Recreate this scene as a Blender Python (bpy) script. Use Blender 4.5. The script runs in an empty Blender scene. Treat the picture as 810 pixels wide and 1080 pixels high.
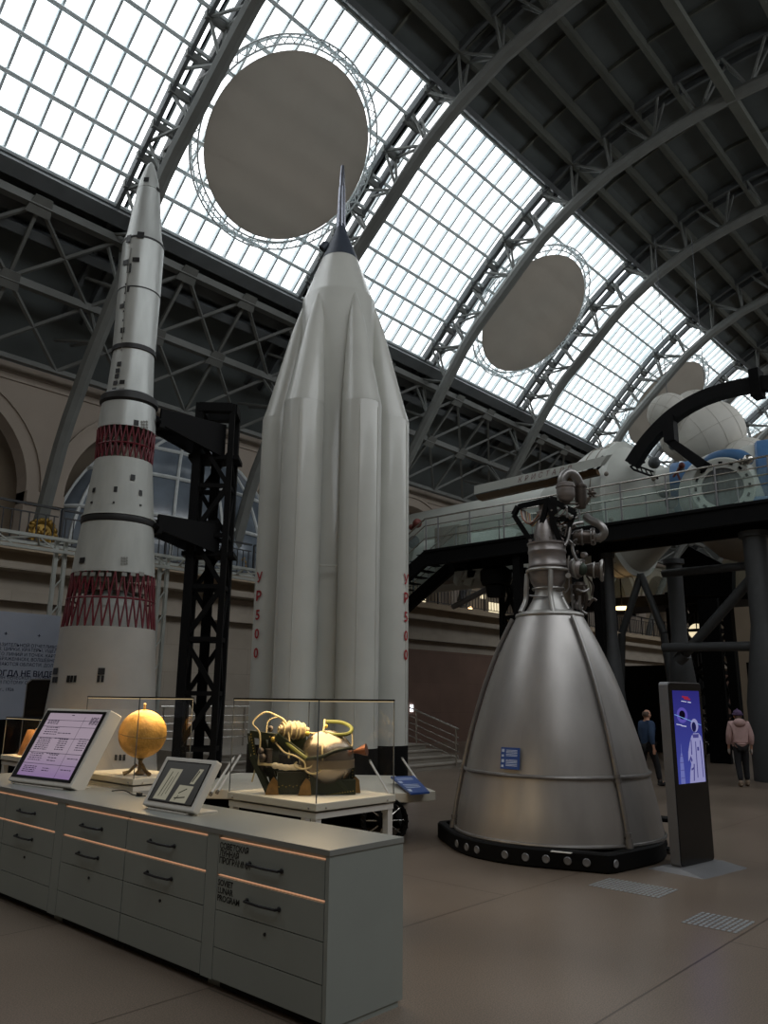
import bpy, bmesh, math, random
from math import sin, cos, pi, radians, hypot, atan2, sqrt
from mathutils import Vector as V, Matrix, Euler
random.seed(11)
SC = bpy.context.scene
COL = SC.collection

# ------------------------------------------------------------------ camera
F, PITCH, ROLL, YAW, H = 825.0, radians(13.4), radians(0.6), radians(42.4), 1.6
f0 = V((cos(YAW)*cos(PITCH), sin(YAW)*cos(PITCH), sin(PITCH)))
r0 = V((sin(YAW), -cos(YAW), 0)); u0 = r0.cross(f0)
ir = r0*cos(ROLL) + u0*sin(ROLL); iu = -r0*sin(ROLL) + u0*cos(ROLL)
CP = V((0, 0, H))
cam = bpy.data.cameras.new('camera'); co = bpy.data.objects.new('camera', cam); COL.objects.link(co)
m = Matrix((ir, iu, -f0)).transposed().to_4x4(); m.translation = CP
co.matrix_world = m
cam.sensor_fit = 'VERTICAL'; cam.sensor_height = 36; cam.lens = F/1080*36
cam.clip_end = 300
SC.camera = co
# survey helpers: turn a sighted direction plus one known distance into a place in the hall (X along the hall, Y to the left wall)
def ray(x, y): return f0 + ir*((x-405)/F) - iu*((y-540)/F)
def fl(x, y, z=0.0): d = ray(x, y); return CP + d*((z-H)/d.z)
def ony(x, y, Y): d = ray(x, y); return CP + d*(Y/d.y)
def onx(x, y, X): d = ray(x, y); return CP + d*(X/d.x)
def atd(x, y, D): d = ray(x, y); return CP + d*(D/hypot(d.x, d.y))
def depth(p): return (V(p)-CP).dot(f0)

# ------------------------------------------------------------------ materials
def lin(h):
    h = h.lstrip('#'); c = [int(h[i:i+2], 16)/255 for i in (0, 2, 4)]
    return tuple(x/12.92 if x <= .04045 else ((x+.055)/1.055)**2.4 for x in c) + (1,)
def P(name, col, rough=.5, metal=0., var=.12, scale=6., bump=0., bscale=None, emit=0., ecol=None, spec=.5, stretch=None, coat=0.):
    m = bpy.data.materials.new(name); m.use_nodes = True
    nt = m.node_tree; b = nt.nodes['Principled BSDF']; L = nt.links.new
    c = lin(col) if isinstance(col, str) else tuple(col)+(1,)
    tc = nt.nodes.new('ShaderNodeTexCoord'); mp = nt.nodes.new('ShaderNodeMapping')
    if stretch: mp.inputs['Scale'].default_value = stretch
    n = nt.nodes.new('ShaderNodeTexNoise'); n.inputs['Scale'].default_value = scale; n.inputs['Detail'].default_value = 5
    L(tc.outputs['Object'], mp.inputs[0]); L(mp.outputs[0], n.inputs['Vector'])
    r = nt.nodes.new('ShaderNodeValToRGB')
    r.color_ramp.elements[0].position = .3; r.color_ramp.elements[1].position = .7
    r.color_ramp.elements[0].color = tuple(x*(1-var) for x in c[:3])+(1,)
    r.color_ramp.elements[1].color = tuple(min(1, x*(1+var)) for x in c[:3])+(1,)
    L(n.outputs['Fac'], r.inputs[0]); L(r.outputs[0], b.inputs['Base Color'])
    b.inputs['Roughness'].default_value = rough; b.inputs['Metallic'].default_value = metal
    b.inputs['Specular IOR Level'].default_value = spec
    b.inputs['Coat Weight'].default_value = coat
    if emit:
        b.inputs['Emission Strength'].default_value = emit
        b.inputs['Emission Color'].default_value = lin(ecol) if ecol else c
    if bump:
        n2 = nt.nodes.new('ShaderNodeTexNoise'); n2.inputs['Scale'].default_value = bscale or scale*4
        bp = nt.nodes.new('ShaderNodeBump'); bp.inputs['Strength'].default_value = bump; bp.inputs['Distance'].default_value = .02
        L(mp.outputs[0], n2.inputs['Vector']); L(n2.outputs['Fac'], bp.inputs['Height']); L(bp.outputs[0], b.inputs['Normal'])
    return m
def glassmat(name, tint=(1, 1, 1), gloss=.06, alpha=.0):
    m = bpy.data.materials.new(name); m.use_nodes = True; nt = m.node_tree; nt.nodes.clear(); L = nt.links.new
    o = nt.nodes.new('ShaderNodeOutputMaterial'); t = nt.nodes.new('ShaderNodeBsdfTransparent'); t.inputs[0].default_value = tint+(1,)
    g = nt.nodes.new('ShaderNodeBsdfGlossy'); g.inputs['Roughness'].default_value = .02
    lw = nt.nodes.new('ShaderNodeLayerWeight'); pw = nt.nodes.new('ShaderNodeMath'); pw.operation = 'POWER'; pw.inputs[1].default_value = 4
    fr = nt.nodes.new('ShaderNodeMath'); fr.operation = 'MULTIPLY_ADD'; fr.inputs[1].default_value = .75; fr.inputs[2].default_value = .025
    L(lw.outputs['Facing'], pw.inputs[0]); L(pw.outputs[0], fr.inputs[0])
    mx = nt.nodes.new('ShaderNodeMixShader'); L(fr.outputs[0], mx.inputs[0]); L(t.outputs[0], mx.inputs[1]); L(g.outputs[0], mx.inputs[2])
    if alpha:
        d = nt.nodes.new('ShaderNodeBsdfDiffuse'); d.inputs[0].default_value = (.55, .66, .64, 1)
        m2 = nt.nodes.new('ShaderNodeMixShader'); m2.inputs[0].default_value = alpha
        L(mx.outputs[0], m2.inputs[1]); L(d.outputs[0], m2.inputs[2]); L(m2.outputs[0], o.inputs[0])
    else: L(mx.outputs[0], o.inputs[0])
    return m
def floor_mat():
    m = P('terrazzo_floor', '#7e7266', rough=.28, var=.16, scale=.55, spec=.45)
    nt = m.node_tree; L = nt.links.new; b = nt.nodes['Principled BSDF']; ramp = [n for n in nt.nodes if n.type == 'VALTORGB'][0]
    tc = [n for n in nt.nodes if n.type == 'TEX_COORD'][0]
    sp = nt.nodes.new('ShaderNodeTexNoise'); sp.inputs['Scale'].default_value = 120; sp.inputs['Detail'].default_value = 2
    L(tc.outputs['Object'], sp.inputs['Vector'])
    r2 = nt.nodes.new('ShaderNodeValToRGB'); r2.color_ramp.elements[0].position = .38; r2.color_ramp.elements[1].position = .62
    r2.color_ramp.elements[0].color = (.62, .62, .62, 1); r2.color_ramp.elements[1].color = (1.16, 1.1, 1.08, 1)
    L(sp.outputs['Fac'], r2.inputs[0])
    mx = nt.nodes.new('ShaderNodeMix'); mx.data_type = 'RGBA'; mx.blend_type = 'MULTIPLY'; mx.inputs[0].default_value = 1
    L(ramp.outputs[0], mx.inputs[6]); L(r2.outputs[0], mx.inputs[7])
    mp = nt.nodes.new('ShaderNodeMapping'); mp.inputs['Location'].default_value = (.02, -2.2, 0)
    L(tc.outputs['Object'], mp.inputs[0])
    br = nt.nodes.new('ShaderNodeTexBrick'); br.inputs['Scale'].default_value = 1; br.inputs['Brick Width'].default_value = 6
    br.inputs['Row Height'].default_value = 1.83; br.inputs['Mortar Size'].default_value = .007; br.inputs['Mortar Smooth'].default_value = 0
    br.inputs['Color1'].default_value = (1, 1, 1, 1); br.inputs['Color2'].default_value = (.88, .9, .9, 1); br.inputs['Mortar'].default_value = (.4, .38, .36, 1)
    L(mp.outputs[0], br.inputs['Vector'])
    m2 = nt.nodes.new('ShaderNodeMix'); m2.data_type = 'RGBA'; m2.blend_type = 'MULTIPLY'; m2.inputs[0].default_value = 1
    L(mx.outputs[2], m2.inputs[6]); L(br.outputs[0], m2.inputs[7]); L(m2.outputs[2], b.inputs['Base Color'])
    return m
def stone_mat(name, col, bw=1.9, rh=.75):
    m = P(name, col, rough=.75, var=.1, scale=1.2, bump=.05, bscale=30)
    nt = m.node_tree; L = nt.links.new; b = nt.nodes['Principled BSDF']; ramp = [n for n in nt.nodes if n.type == 'VALTORGB'][0]
    tc = [n for n in nt.nodes if n.type == 'TEX_COORD'][0]
    sx = nt.nodes.new('ShaderNodeSeparateXYZ'); cx = nt.nodes.new('ShaderNodeCombineXYZ'); ad = nt.nodes.new('ShaderNodeMath')
    L(tc.outputs['Object'], sx.inputs[0]); L(sx.outputs[0], ad.inputs[0]); L(sx.outputs[1], ad.inputs[1])
    L(ad.outputs[0], cx.inputs[0]); L(sx.outputs[2], cx.inputs[1])
    br = nt.nodes.new('ShaderNodeTexBrick'); br.inputs['Scale'].default_value = 1; br.inputs['Brick Width'].default_value = bw
    br.inputs['Row Height'].default_value = rh; br.inputs['Mortar Size'].default_value = .006
    br.inputs['Color1'].default_value = (1, 1, 1, 1); br.inputs['Color2'].default_value = (.93, .93, .93, 1); br.inputs['Mortar'].default_value = (.7, .7, .7, 1)
    L(cx.outputs[0], br.inputs['Vector'])
    m2 = nt.nodes.new('ShaderNodeMix'); m2.data_type = 'RGBA'; m2.blend_type = 'MULTIPLY'; m2.inputs[0].default_value = 1
    L(ramp.outputs[0], m2.inputs[6]); L(br.outputs[0], m2.inputs[7]); L(m2.outputs[2], b.inputs['Base Color'])
    return m
def screen_mat(name, c0, c1, strength, axis=2, lo=0., hi=1.):
    m = bpy.data.materials.new(name); m.use_nodes = True; nt = m.node_tree; nt.nodes.clear(); L = nt.links.new
    o = nt.nodes.new('ShaderNodeOutputMaterial'); e = nt.nodes.new('ShaderNodeEmission'); e.inputs[1].default_value = strength
    tc = nt.nodes.new('ShaderNodeTexCoord'); s = nt.nodes.new('ShaderNodeSeparateXYZ'); r = nt.nodes.new('ShaderNodeMapRange')
    r.inputs[1].default_value = lo; r.inputs[2].default_value = hi
    cr = nt.nodes.new('ShaderNodeValToRGB'); cr.color_ramp.elements[0].color = lin(c0); cr.color_ramp.elements[1].color = lin(c1)
    g = nt.nodes.new('ShaderNodeBsdfGlossy'); g.inputs[1].default_value = .1; a = nt.nodes.new('ShaderNodeMixShader'); a.inputs[0].default_value = .05
    L(tc.outputs['Generated'], s.inputs[0]); L(s.outputs[axis], r.inputs[0]); L(r.outputs[0], cr.inputs[0]); L(cr.outputs[0], e.inputs[0])
    L(e.outputs[0], a.inputs[1]); L(g.outputs[0], a.inputs[2]); L(a.outputs[0], o.inputs[0])
    return m

M = dict(
 floor=floor_mat(),
 plaster=P('beige_plaster', '#a2968a', .85, var=.06, scale=.8),
 plaster_dark=P('tan_plaster', '#8e806e', .85, var=.07, scale=.8),
 stone=stone_mat('beige_stone_blocks', '#a3998c'),
 stone_brown=stone_mat('brown_stone_blocks', '#6d5448', 2.4, 1.1),
 cornice=P('cornice_stone', '#a1917c', .8, var=.06, scale=2),
 roof=P('dark_roof_panels', '#5a6060', .8, var=.12, scale=1.1),
 rib=P('grey_painted_rib', '#70726f', .6, var=.1, scale=2.5),
 steel_d=P('dark_grey_steel', '#54585a', .6, var=.12, scale=2),
 ceil_steel=P('ceiling_steel', '#5d5f58', .65, var=.12, scale=2),
 bar=P('glazing_bar', '#c4cdcf', .5, var=.05, scale=3),
 black=P('black_steel', '#0a0a0b', .65, var=.2, scale=4, spec=.15),
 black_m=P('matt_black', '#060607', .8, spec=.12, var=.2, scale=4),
 rail=P('black_iron_rail', '#17171a', .5, var=.1),
 disc=P('fabric_disc', '#a39c93', .8, var=.06, scale=1.2),
 n1=P('rocket_silver_paint', '#b9bcb9', .38, .25, var=.09, scale=3, stretch=(3, 3, .6), bump=.04, bscale=8),
 n1w=P('rocket_white_paint', '#aeb0ab', .5, .1, var=.08, scale=3, stretch=(3, 3, .6)),
 n1ring=P('rocket_dark_ring', '#2a2a2b', .5, .3),
 n1base=P('rocket_beige_paint', '#a8a49d', .5, .05, var=.07, scale=3),
 patch=P('black_panel_paint', '#0b0b0c', .5),
 patch_g=P('grey_panel_paint', '#85857f', .6),
 red=P('lattice_red_paint', '#661c27', .5, var=.15, scale=8),
 dome=P('tank_dome', '#6f655b', .35, .5),
 proton=P('white_rocket_enamel', '#c6c6bf', .3, var=.04, scale=2, coat=.25),
 slate=P('slate_grey_paint', '#3d4450', .5, .2),
 chrome=P('polished_rod', '#9a9ca6', .25, .9),
 redpaint=P('red_letter_paint', '#a01d27', .5),
 cab=P('grey_green_laminate', '#949a95', .5, var=.03, scale=3),
 top=P('counter_laminate', '#8b8d89', .33, var=.03, scale=3),
 gap=P('shadow_gap_black', '#101010', .8),
 strip=P('warm_light_strip', '#f2b583', .5, emit=.42, ecol='#f0b690'),
 ink=P('black_lettering', '#161616', .6),
 white=P('white_lacquer', '#d9d5cd', .35, var=.03, scale=4),
 footb=P('brass_bracket', '#8a6a3c', .45, .5, var=.25, scale=20),
 cream=P('cream_board', '#d5cfbf', .5, var=.03, scale=4),
 bezel=P('black_bezel', '#0c0b0c', .15, var=.05),
 glass=glassmat('display_glass'),
 glass2=glassmat('greenish_balustrade_glass', (.86, .95, .92), alpha=.16),
 darkglass=P('dark_dome_glass', '#6a737d', .15, var=.35, scale=.9, spec=.8),
 dframe=P('pale_dome_frame', '#c9cdcd', .5),
 gold=P('gilded_relief', '#9a7b3c', .4, .7, var=.3, scale=8),
 moon=P('ochre_moon_globe', '#c79440', .6, var=.32, scale=9, bump=.35, bscale=22),
 brass=P('dark_brass', '#6e5a3c', .4, .7),
 noz=P('brushed_nozzle_steel', '#a9a5a2', .4, .6, var=.1, scale=2.2, stretch=(2, 2, .5), bump=.02, bscale=9),
 pipe=P('grey_pipe_steel', '#8f8c8a', .38, .7, var=.12, scale=6),
 chamber=P('chamber_metal', '#958f8d', .42, .6, var=.12, scale=6, stretch=(1, 1, 6)),
 coldpipe=P('pale_pipe_steel', '#a8a6a2', .4, .5, var=.12, scale=6),
 bronze=P('heat_tinted_metal', '#5d5550', .42, .7, var=.25, scale=9),
 copper=P('copper_wire', '#8a5a44', .4, .7, var=.2, scale=9),
 green_m=P('green_valve', '#39453a', .5, .3),
 blue_s=P('blue_sign', '#2d4f94', .45, var=.06),
 blue_k=P('blue_belt', '#47709c', .5, var=.1, scale=4),
 txtw=P('white_print', '#c9d3e6', .6),
 alu=P('grey_aluminium', '#7c7c7e', .4, .25, var=.05),
 tact=P('tactile_steel', '#a9aeb2', .4, .3, var=.1),
 mir=P('station_white_thermal', '#b9bbb4', .55, var=.07, scale=1.5, bump=.05, bscale=6),
 mir_d=P('station_grey_skin', '#82796e', .6, var=.1, scale=1.5),
 column=P('grey_column_paint', '#3f4143', .55, var=.08),
 balloon=P('white_balloon_fabric', '#c2bfb7', .7, var=.04, scale=1.5),
 seam=P('balloon_seam', '#9d9990', .7),
 olive=P('olive_green_casting', '#222a1b', .45, .2, var=.2, scale=10),
 hose=P('olive_hose', '#6f7230', .6, var=.15, scale=14),
 whose=P('white_hose', '#cbb98c', .5, var=.1, scale=12),
 wrap=P('white_wrapping', '#d7cbb0', .8, var=.15, scale=20, bump=.4, bscale=40),
 tank=P('satin_tank_metal', '#94897b', .27, .85, var=.06, scale=4),
 pump=P('beige_pump_paint', '#9c8c74', .35, .6, var=.1, scale=10),
 rivet=P('yellow_rivet', '#c0a64e', .4, .5),
 board=P('pale_text_board', '#a3abbb', .6, var=.02),
 navy=P('navy_lettering', '#1c2440', .6),
 frame_w=P('white_truss_paint', '#b5b9b4', .5, var=.04),
 step=P('grey_stone_step', '#8c857b', .6, var=.08, scale=3),
 inox=P('stainless_rail', '#c2beb6', .25, .9, var=.03),
 case_wood=P('amber_exhibit', '#7a5430', .6, var=.3, scale=8),
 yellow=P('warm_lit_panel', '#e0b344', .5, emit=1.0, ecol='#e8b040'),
 skin=P('skin', '#b98b74', .55, var=.05), hair=P('grey_hair', '#5a4a40', .8, var=.2),
 pink=P('pale_pink_jacket', '#b99a97', .8, var=.08, scale=8, bump=.3, bscale=14),
 navyc=P('blue_jacket', '#2c4260', .8, var=.12, scale=8), trous=P('dark_trousers', '#17171b', .85), darkc=P('dark_coat', '#26231f', .85),
 shoe=P('pale_boot', '#80705f', .7), bshoe=P('black_shoe', '#0e0e0f', .6), cap=P('violet_knit_cap', '#564463', .9, var=.25, scale=18, bump=.5, bscale=40),
 glove=P('pale_glove', '#a9a29c', .8),
 warm=P('warm_lamp', '#ffd9a0', .5, emit=4., ecol='#ffcf90'),
 warmsign=P('lit_sign', '#e8dcc0', .5, emit=1.0, ecol='#f0dfb8'),
 edge=P('glass_edge_glint', '#cdb894', .4, emit=.28, ecol='#e8cfa0'),  # emission stands in for light caught in the glass rim, no lamp
 lampw=P('white_lamp', '#ffffff', .5, emit=6., ecol='#f4f6ff'),
 redf=P('red_fitting', '#6b3028', .5),
)
# the hung discs are thin fabric: part of the daylight behind them comes through
_d = M['disc']; _nt = _d.node_tree; _b = _nt.nodes['Principled BSDF']; _o = [n for n in _nt.nodes if n.type == 'OUTPUT_MATERIAL'][0]
_t = _nt.nodes.new('ShaderNodeBsdfTranslucent'); _t.inputs[0].default_value = lin('#a09c96'); _m = _nt.nodes.new('ShaderNodeMixShader'); _m.inputs[0].default_value = .56
_nt.links.new(_b.outputs[0], _m.inputs[1]); _nt.links.new(_t.outputs[0], _m.inputs[2]); _nt.links.new(_m.outputs[0], _o.inputs[0])
def emis(name, col, s):
    m = bpy.data.materials.new(name); m.use_nodes = True; nt = m.node_tree; nt.nodes.clear()
    o = nt.nodes.new('ShaderNodeOutputMaterial'); e = nt.nodes.new('ShaderNodeEmission'); e.inputs[0].default_value = lin(col); e.inputs[1].default_value = s
    nt.links.new(e.outputs[0], o.inputs[0]); return m
def frosted():
    # frosted daylight glazing: an overcast sky glowing through it, with faint cloudiness
    m = bpy.data.materials.new('frosted_daylight_glass'); m.use_nodes = True; nt = m.node_tree; nt.nodes.clear(); L = nt.links.new
    o = nt.nodes.new('ShaderNodeOutputMaterial'); e = nt.nodes.new('ShaderNodeEmission'); e.inputs[1].default_value = GL
    tc = nt.nodes.new('ShaderNodeTexCoord'); n = nt.nodes.new('ShaderNodeTexNoise'); n.inputs['Scale'].default_value = .5; n.inputs['Detail'].default_value = 3
    r = nt.nodes.new('ShaderNodeValToRGB'); r.color_ramp.elements[0].position = .3; r.color_ramp.elements[1].position = .6
    r.color_ramp.elements[0].color = lin('#dfeaf0'); r.color_ramp.elements[1].color = lin('#fbfdff')
    L(tc.outputs['Object'], n.inputs['Vector']); L(n.outputs['Fac'], r.inputs[0]); L(r.outputs[0], e.inputs[0]); L(e.outputs[0], o.inputs[0])
    return m
GL = 2.8
M['daylight'] = frosted()

# ------------------------------------------------------------------ mesh builder
class MB:
    def __init__(s): s.v = []; s.f = []; s.mi = []
    def add(s, vs, fs, mi=0):
        o = len(s.v); s.v += [V(p) for p in vs]; s.f += [tuple(i+o for i in f) for f in fs]; s.mi += [mi]*len(fs); return s
    def box(s, a, b, mi=0, R=None, c=None):
        (x0, y0, z0), (x1, y1, z1) = a, b
        vs = [V((x, y, z)) for z in (z0, z1) for y in (y0, y1) for x in (x0, x1)]
        if R is not None:
            cc = V(c) if c is not None else V(((x0+x1)/2, (y0+y1)/2, (z0+z1)/2)); vs = [cc + R @ (p-cc) for p in vs]
        return s.add(vs, [(0, 2, 3, 1), (4, 5, 7, 6), (0, 1, 5, 4), (2, 6, 7, 3), (0, 4, 6, 2), (1, 3, 7, 5)], mi)
    def hexa(s, bot, top, mi=0):
        n = len(bot); vs = list(bot)+list(top)
        return s.add(vs, [tuple(range(n))[::-1], tuple(range(n, 2*n))] + [(i, (i+1) % n, (i+1) % n+n, i+n) for i in range(n)], mi)
    def slab(s, poly, n, mi=0):       # polygon extruded by vector n
        return s.hexa([V(p) for p in poly], [V(p)+V(n) for p in poly], mi)
    def quad(s, a, b, c, d, mi=0): return s.add([a, b, c, d], [(0, 1, 2, 3)], mi)
    def beam(s, p, q, w, h=None, up=(0, 0, 1), mi=0):
        p, q = V(p), V(q); h = h or w; d = (q-p).normalized(); a = d.cross(V(up))
        if a.length < 1e-4: a = d.cross(V((1, 0, 0)))
        a.normalize(); b = a.cross(d); a = a*w/2; b = b*h/2
        return s.hexa([p-a-b, p+a-b, p+a+b, p-a+b], [q-a-b, q+a-b, q+a+b, q-a+b], mi)
    def tube(s, p, q, r, r2=None, n=8, mi=0):
        return s.path([p, q], [r, r if r2 is None else r2], n, mi=mi)
    def path(s, pts, r, n=8, closed=False, mi=0):
        pts = [V(p) for p in pts]; k = len(pts); rs = r if isinstance(r, (list, tuple)) else [r]*k
        T = []
        for i in range(k):
            a = pts[i-1] if (i or closed) else pts[0]; b = pts[(i+1) % k] if (i < k-1 or closed) else pts[-1]
            T.append((b-a).normalized())
        u = T[0].cross(V((0, 0, 1)))
        if u.length < 1e-3: u = T[0].cross(V((1, 0, 0)))
        u.normalize(); vs = []
        for i in range(k):
            u = (u - T[i]*u.dot(T[i])); u.normalize(); w = T[i].cross(u)
            vs += [pts[i] + (u*cos(2*pi*j/n) + w*sin(2*pi*j/n))*rs[i] for j in range(n)]
        fs = []
        for i in range(k if closed else k-1):
            for j in range(n):
                a = i*n+j; b = i*n+(j+1) % n; i2 = (i+1) % k
                fs.append((a, b, i2*n+(j+1) % n, i2*n+j))
        if not closed: fs += [tuple(range(n))[::-1], tuple(range((k-1)*n, k*n))]
        return s.add(vs, fs, mi)
    def lathe(s, prof, c=(0, 0, 0), n=32, R=None, mi=0, a0=0., a1=2*pi):
        c = V(c); full = abs(a1-a0-2*pi) < 1e-6; N = n if full else n+1; vs = []
        for (r, z) in prof:
            for j in range(N):
                a = a0+(a1-a0)*j/n; p = V((r*cos(a), r*sin(a), z)); vs.append(c+(R @ p if R is not None else p))
        fs = []
        for i in range(len(prof)-1):
            for j in range(N if full else N-1):
                fs.append((i*N+j, i*N+(j+1) % N, (i+1)*N+(j+1) % N, (i+1)*N+j))
        if full and prof[0][0] > 1e-6: fs.append(tuple(range(N))[::-1])
        if full and prof[-1][0] > 1e-6: fs.append(tuple(range((len(prof)-1)*N, len(prof)*N)))
        return s.add(vs, fs, mi)
    def ell(s, c, r, n=20, m=12, R=None, mi=0, lo=-pi/2, hi=pi/2):
        if not isinstance(r, (tuple, list)): r = (r, r, r)
        c = V(c); vs = []
        for i in range(m+1):
            t = lo+(hi-lo)*i/m
            for j in range(n):
                p = V((r[0]*cos(t)*cos(2*pi*j/n), r[1]*cos(t)*sin(2*pi*j/n), r[2]*sin(t))); vs.append(c+(R @ p if R is not None else p))
        fs = [(i*n+j, i*n+(j+1) % n, (i+1)*n+(j+1) % n, (i+1)*n+j) for i in range(m) for j in range(n)]
        return s.add(vs, fs, mi)
    def torus(s, c, R_, r, n=32, k=8, R=None, mi=0):
        pts = []
        for j in range(n):
            p = V((R_*cos(2*pi*j/n), R_*sin(2*pi*j/n), 0)); pts.append(V(c)+(R @ p if R is not None else p))
        return s.path(pts, r, k, closed=True, mi=mi)
    def build(s, name, mats, parent=None, smooth=40, bevel=0, origin=None):
        me = bpy.data.meshes.new(name)
        off = V(parent['_o']) if parent is not None and '_o' in parent else V((0, 0, 0))
        o_ = V(origin) if origin is not None else V((0, 0, 0))
        if parent is None and origin is None and s.v:
            o_ = V((sum(p.x for p in s.v)/len(s.v), sum(p.y for p in s.v)/len(s.v), min(p.z for p in s.v)))
        if parent is not None: o_ = off
        me.from_pydata([tuple(p-o_) for p in s.v], [], s.f)
        if not isinstance(mats, (list, tuple)): mats = [mats]
        for mm in mats: me.materials.append(M[mm] if isinstance(mm, str) else mm)
        me.polygons.foreach_set('material_index', s.mi)
        bm = bmesh.new(); bm.from_mesh(me); bmesh.ops.remove_doubles(bm, verts=bm.verts, dist=1e-5)
        bmesh.ops.recalc_face_normals(bm, faces=bm.faces); bm.to_mesh(me); bm.free()
        if smooth:
            me.polygons.foreach_set('use_smooth', [True]*len(me.polygons)); me.set_sharp_from_angle(angle=radians(smooth))
        o = bpy.data.objects.new(name, me); COL.objects.link(o)
        if parent is not None: o.parent = parent
        else: o.location = o_
        o['_o'] = tuple(o_) if parent is None else tuple(off)
        if bevel:
            b = o.modifiers.new('bevel', 'BEVEL'); b.width = bevel; b.segments = 2; b.limit_method = 'ANGLE'
        return o
def thing(name, label, cat, loc=(0, 0, 0), group=None):
    o = bpy.data.objects.new(name, None); COL.objects.link(o); o.location = loc; o.empty_display_size = .2
    o['label'] = label; o['category'] = cat; o['_o'] = tuple(loc)
    if group: o['group'] = group
    return o
def tag(o, label, cat, group=None, kind=None):
    o['label'] = label; o['category'] = cat
    if group: o['group'] = group
    if kind: o['kind'] = kind
    return o
def struct(o, label=None):
    o['kind'] = 'structure'
    if label: o['label'] = label
    return o
def part_label(o, l): o['label'] = l; return o
def text(body, size, org, xd, yd, mat, name, parent=None, align='LEFT', bold=0., spacing=1., shear=0.):
    cu = bpy.data.curves.new('t', 'FONT'); cu.body = body; cu.size = size; cu.align_x = align; cu.offset = bold*size
    cu.space_character = spacing; cu.shear = shear; cu.resolution_u = 2
    t = bpy.data.objects.new('t', cu); COL.objects.link(t)
    dg = bpy.context.evaluated_depsgraph_get(); me = bpy.data.meshes.new_from_object(t.evaluated_get(dg))
    bpy.data.objects.remove(t); bpy.data.curves.remove(cu)
    xd, yd = V(xd).normalized(), V(yd).normalized(); nd = xd.cross(yd)
    mx = Matrix((xd, yd, nd)).transposed().to_4x4(); mx.translation = V(org)
    off = V(parent['_o']) if parent is not None else V((0, 0, 0))
    me.transform(Matrix.Translation(-off) @ mx)
    me.materials.clear(); me.materials.append(M[mat] if isinstance(mat, str) else mat)
    for p in me.polygons: p.material_index = 0
    me.name = name; o = bpy.data.objects.new(name, me); COL.objects.link(o)
    if parent is not None: o.parent = parent
    o['_o'] = tuple(off); return o
def frame_of(n):      # rotation taking local Z to n
    n = V(n).normalized(); a = n.cross(V((0, 0, 1)))
    if a.length < 1e-4: a = V((1, 0, 0))
    a.normalize(); b = n.cross(a); return Matrix((a, b, n)).transposed()
def spline(pts, n=6):
    pts = [V(p) for p in pts]; out = []
    for i in range(len(pts)-1):
        p0 = pts[max(i-1, 0)]; p1 = pts[i]; p2 = pts[i+1]; p3 = pts[min(i+2, len(pts)-1)]
        for k in range(n):
            t = k/n; out.append(.5*((2*p1)+(p2-p0)*t+(2*p0-5*p1+4*p2-p3)*t*t+(3*p1-p0-3*p2+p3)*t**3))
    out.append(pts[-1]); return out

# ================================================================== THE SHELL
XA, XB = -6.0, 56.0
WY, BY, BZ = 20.15, 18.6, 5.1        # upper wall, balcony edge, balcony floor
def mir(pts): return pts + [(10-y, z) for (y, z) in pts[::-1][1:]]
CH = mir([(19.68, 5.0), (19.35, 6.06), (18.66, 8.0), (17.7, 9.65), (16.58, 11.22), (15.6, 12.6), (14.68, 13.83), (13.2, 15.1), (11.84, 16.29), (10.6, 17.05), (9.14, 17.68), (7.49, 18.05), (6.2, 18.22), (5, 18.27)])
SKL = [(20.15, 10.06), (18.4, 11.9), (16.65, 13.55), (15.55, 14.68), (14.4, 15.8), (13.14, 16.95), (11.7, 18.0), (10.2, 18.8), (8.6, 19.35), (6.8, 19.7), (5, 19.8)]
def skin_at(el):      # point of the roof skin seen at elevation el (deg) across the hall
    t = math.tan(radians(el))
    for (a, b) in zip(SKL, SKL[1:]):
        f = lambda p: (p[1]-H) - t*p[0]
        if f(a) <= 0 <= f(b):
            k = f(a)/(f(a)-f(b)); return (a[0]+(b[0]-a[0])*k, a[1]+(b[1]-a[1])*k)
RX = [2.4+6*k for k in range(9)]
# floor
struct(MB().box((XA-.3, -10.5, -.3), (XB+.3, WY+.3, 0)).build('floor', 'floor', origin=(0, 0, 0)), 'brown grey polished terrazzo floor with thin joints')
# left wall: lower storey with cornice and balcony slab, upper storey with arches
w = MB()
w.box((XA, BY+.6, 0), (XB, WY+.3, BZ-.45))                       # lower storey
w.box((XA, BY+.1, BZ-.62), (XB, BY+.6, BZ-.45)); w.box((XA, BY+.3, BZ-1.35), (XB, BY+.6, BZ-1.1))
struct(w.build('wall_left', 'stone', origin=(0, 0, 0)), 'beige stone lower wall under the balcony')
w = MB(); w.box((XA, BY+.35, BZ-.45), (XB, WY+.3, BZ-.2)); w.box((XA, BY-.12, BZ-.2), (XB, WY+.3, BZ))
struct(w.build('trim_1', 'cornice', origin=(0, 0, 0)), 'balcony slab with projecting stone cornice')
# upper wall pieces between arches
SPR, RO, RI = 6.75, 2.95, 2.5
AX = [5.72+6*k for k in range(-2, 9)]
w = MB(); TOPZ = 10.06; prev = XA
segs = []
for ax in AX:
    l, r = ax-RI, ax+RI
    if l > prev: w.box((prev, WY, BZ), (l, WY+.5, TOPZ))
    N = 20
    for i in range(N):
        a0, a1 = pi-pi*i/N, pi-pi*(i+1)/N
        x0, z0, x1, z1 = ax+RI*cos(a0), SPR+RI*sin(a0), ax+RI*cos(a1), SPR+RI*sin(a1)
        w.hexa([V((x0, WY, z0)), V((x1, WY, z1)), V((x1, WY+.5, z1)), V((x0, WY+.5, z0))], [V((x0, WY, TOPZ)), V((x1, WY, TOPZ)), V((x1, WY+.5, TOPZ)), V((x0, WY+.5, TOPZ))])
    prev = r
w.box((prev, WY, BZ), (XB, WY+.5, TOPZ))
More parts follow.
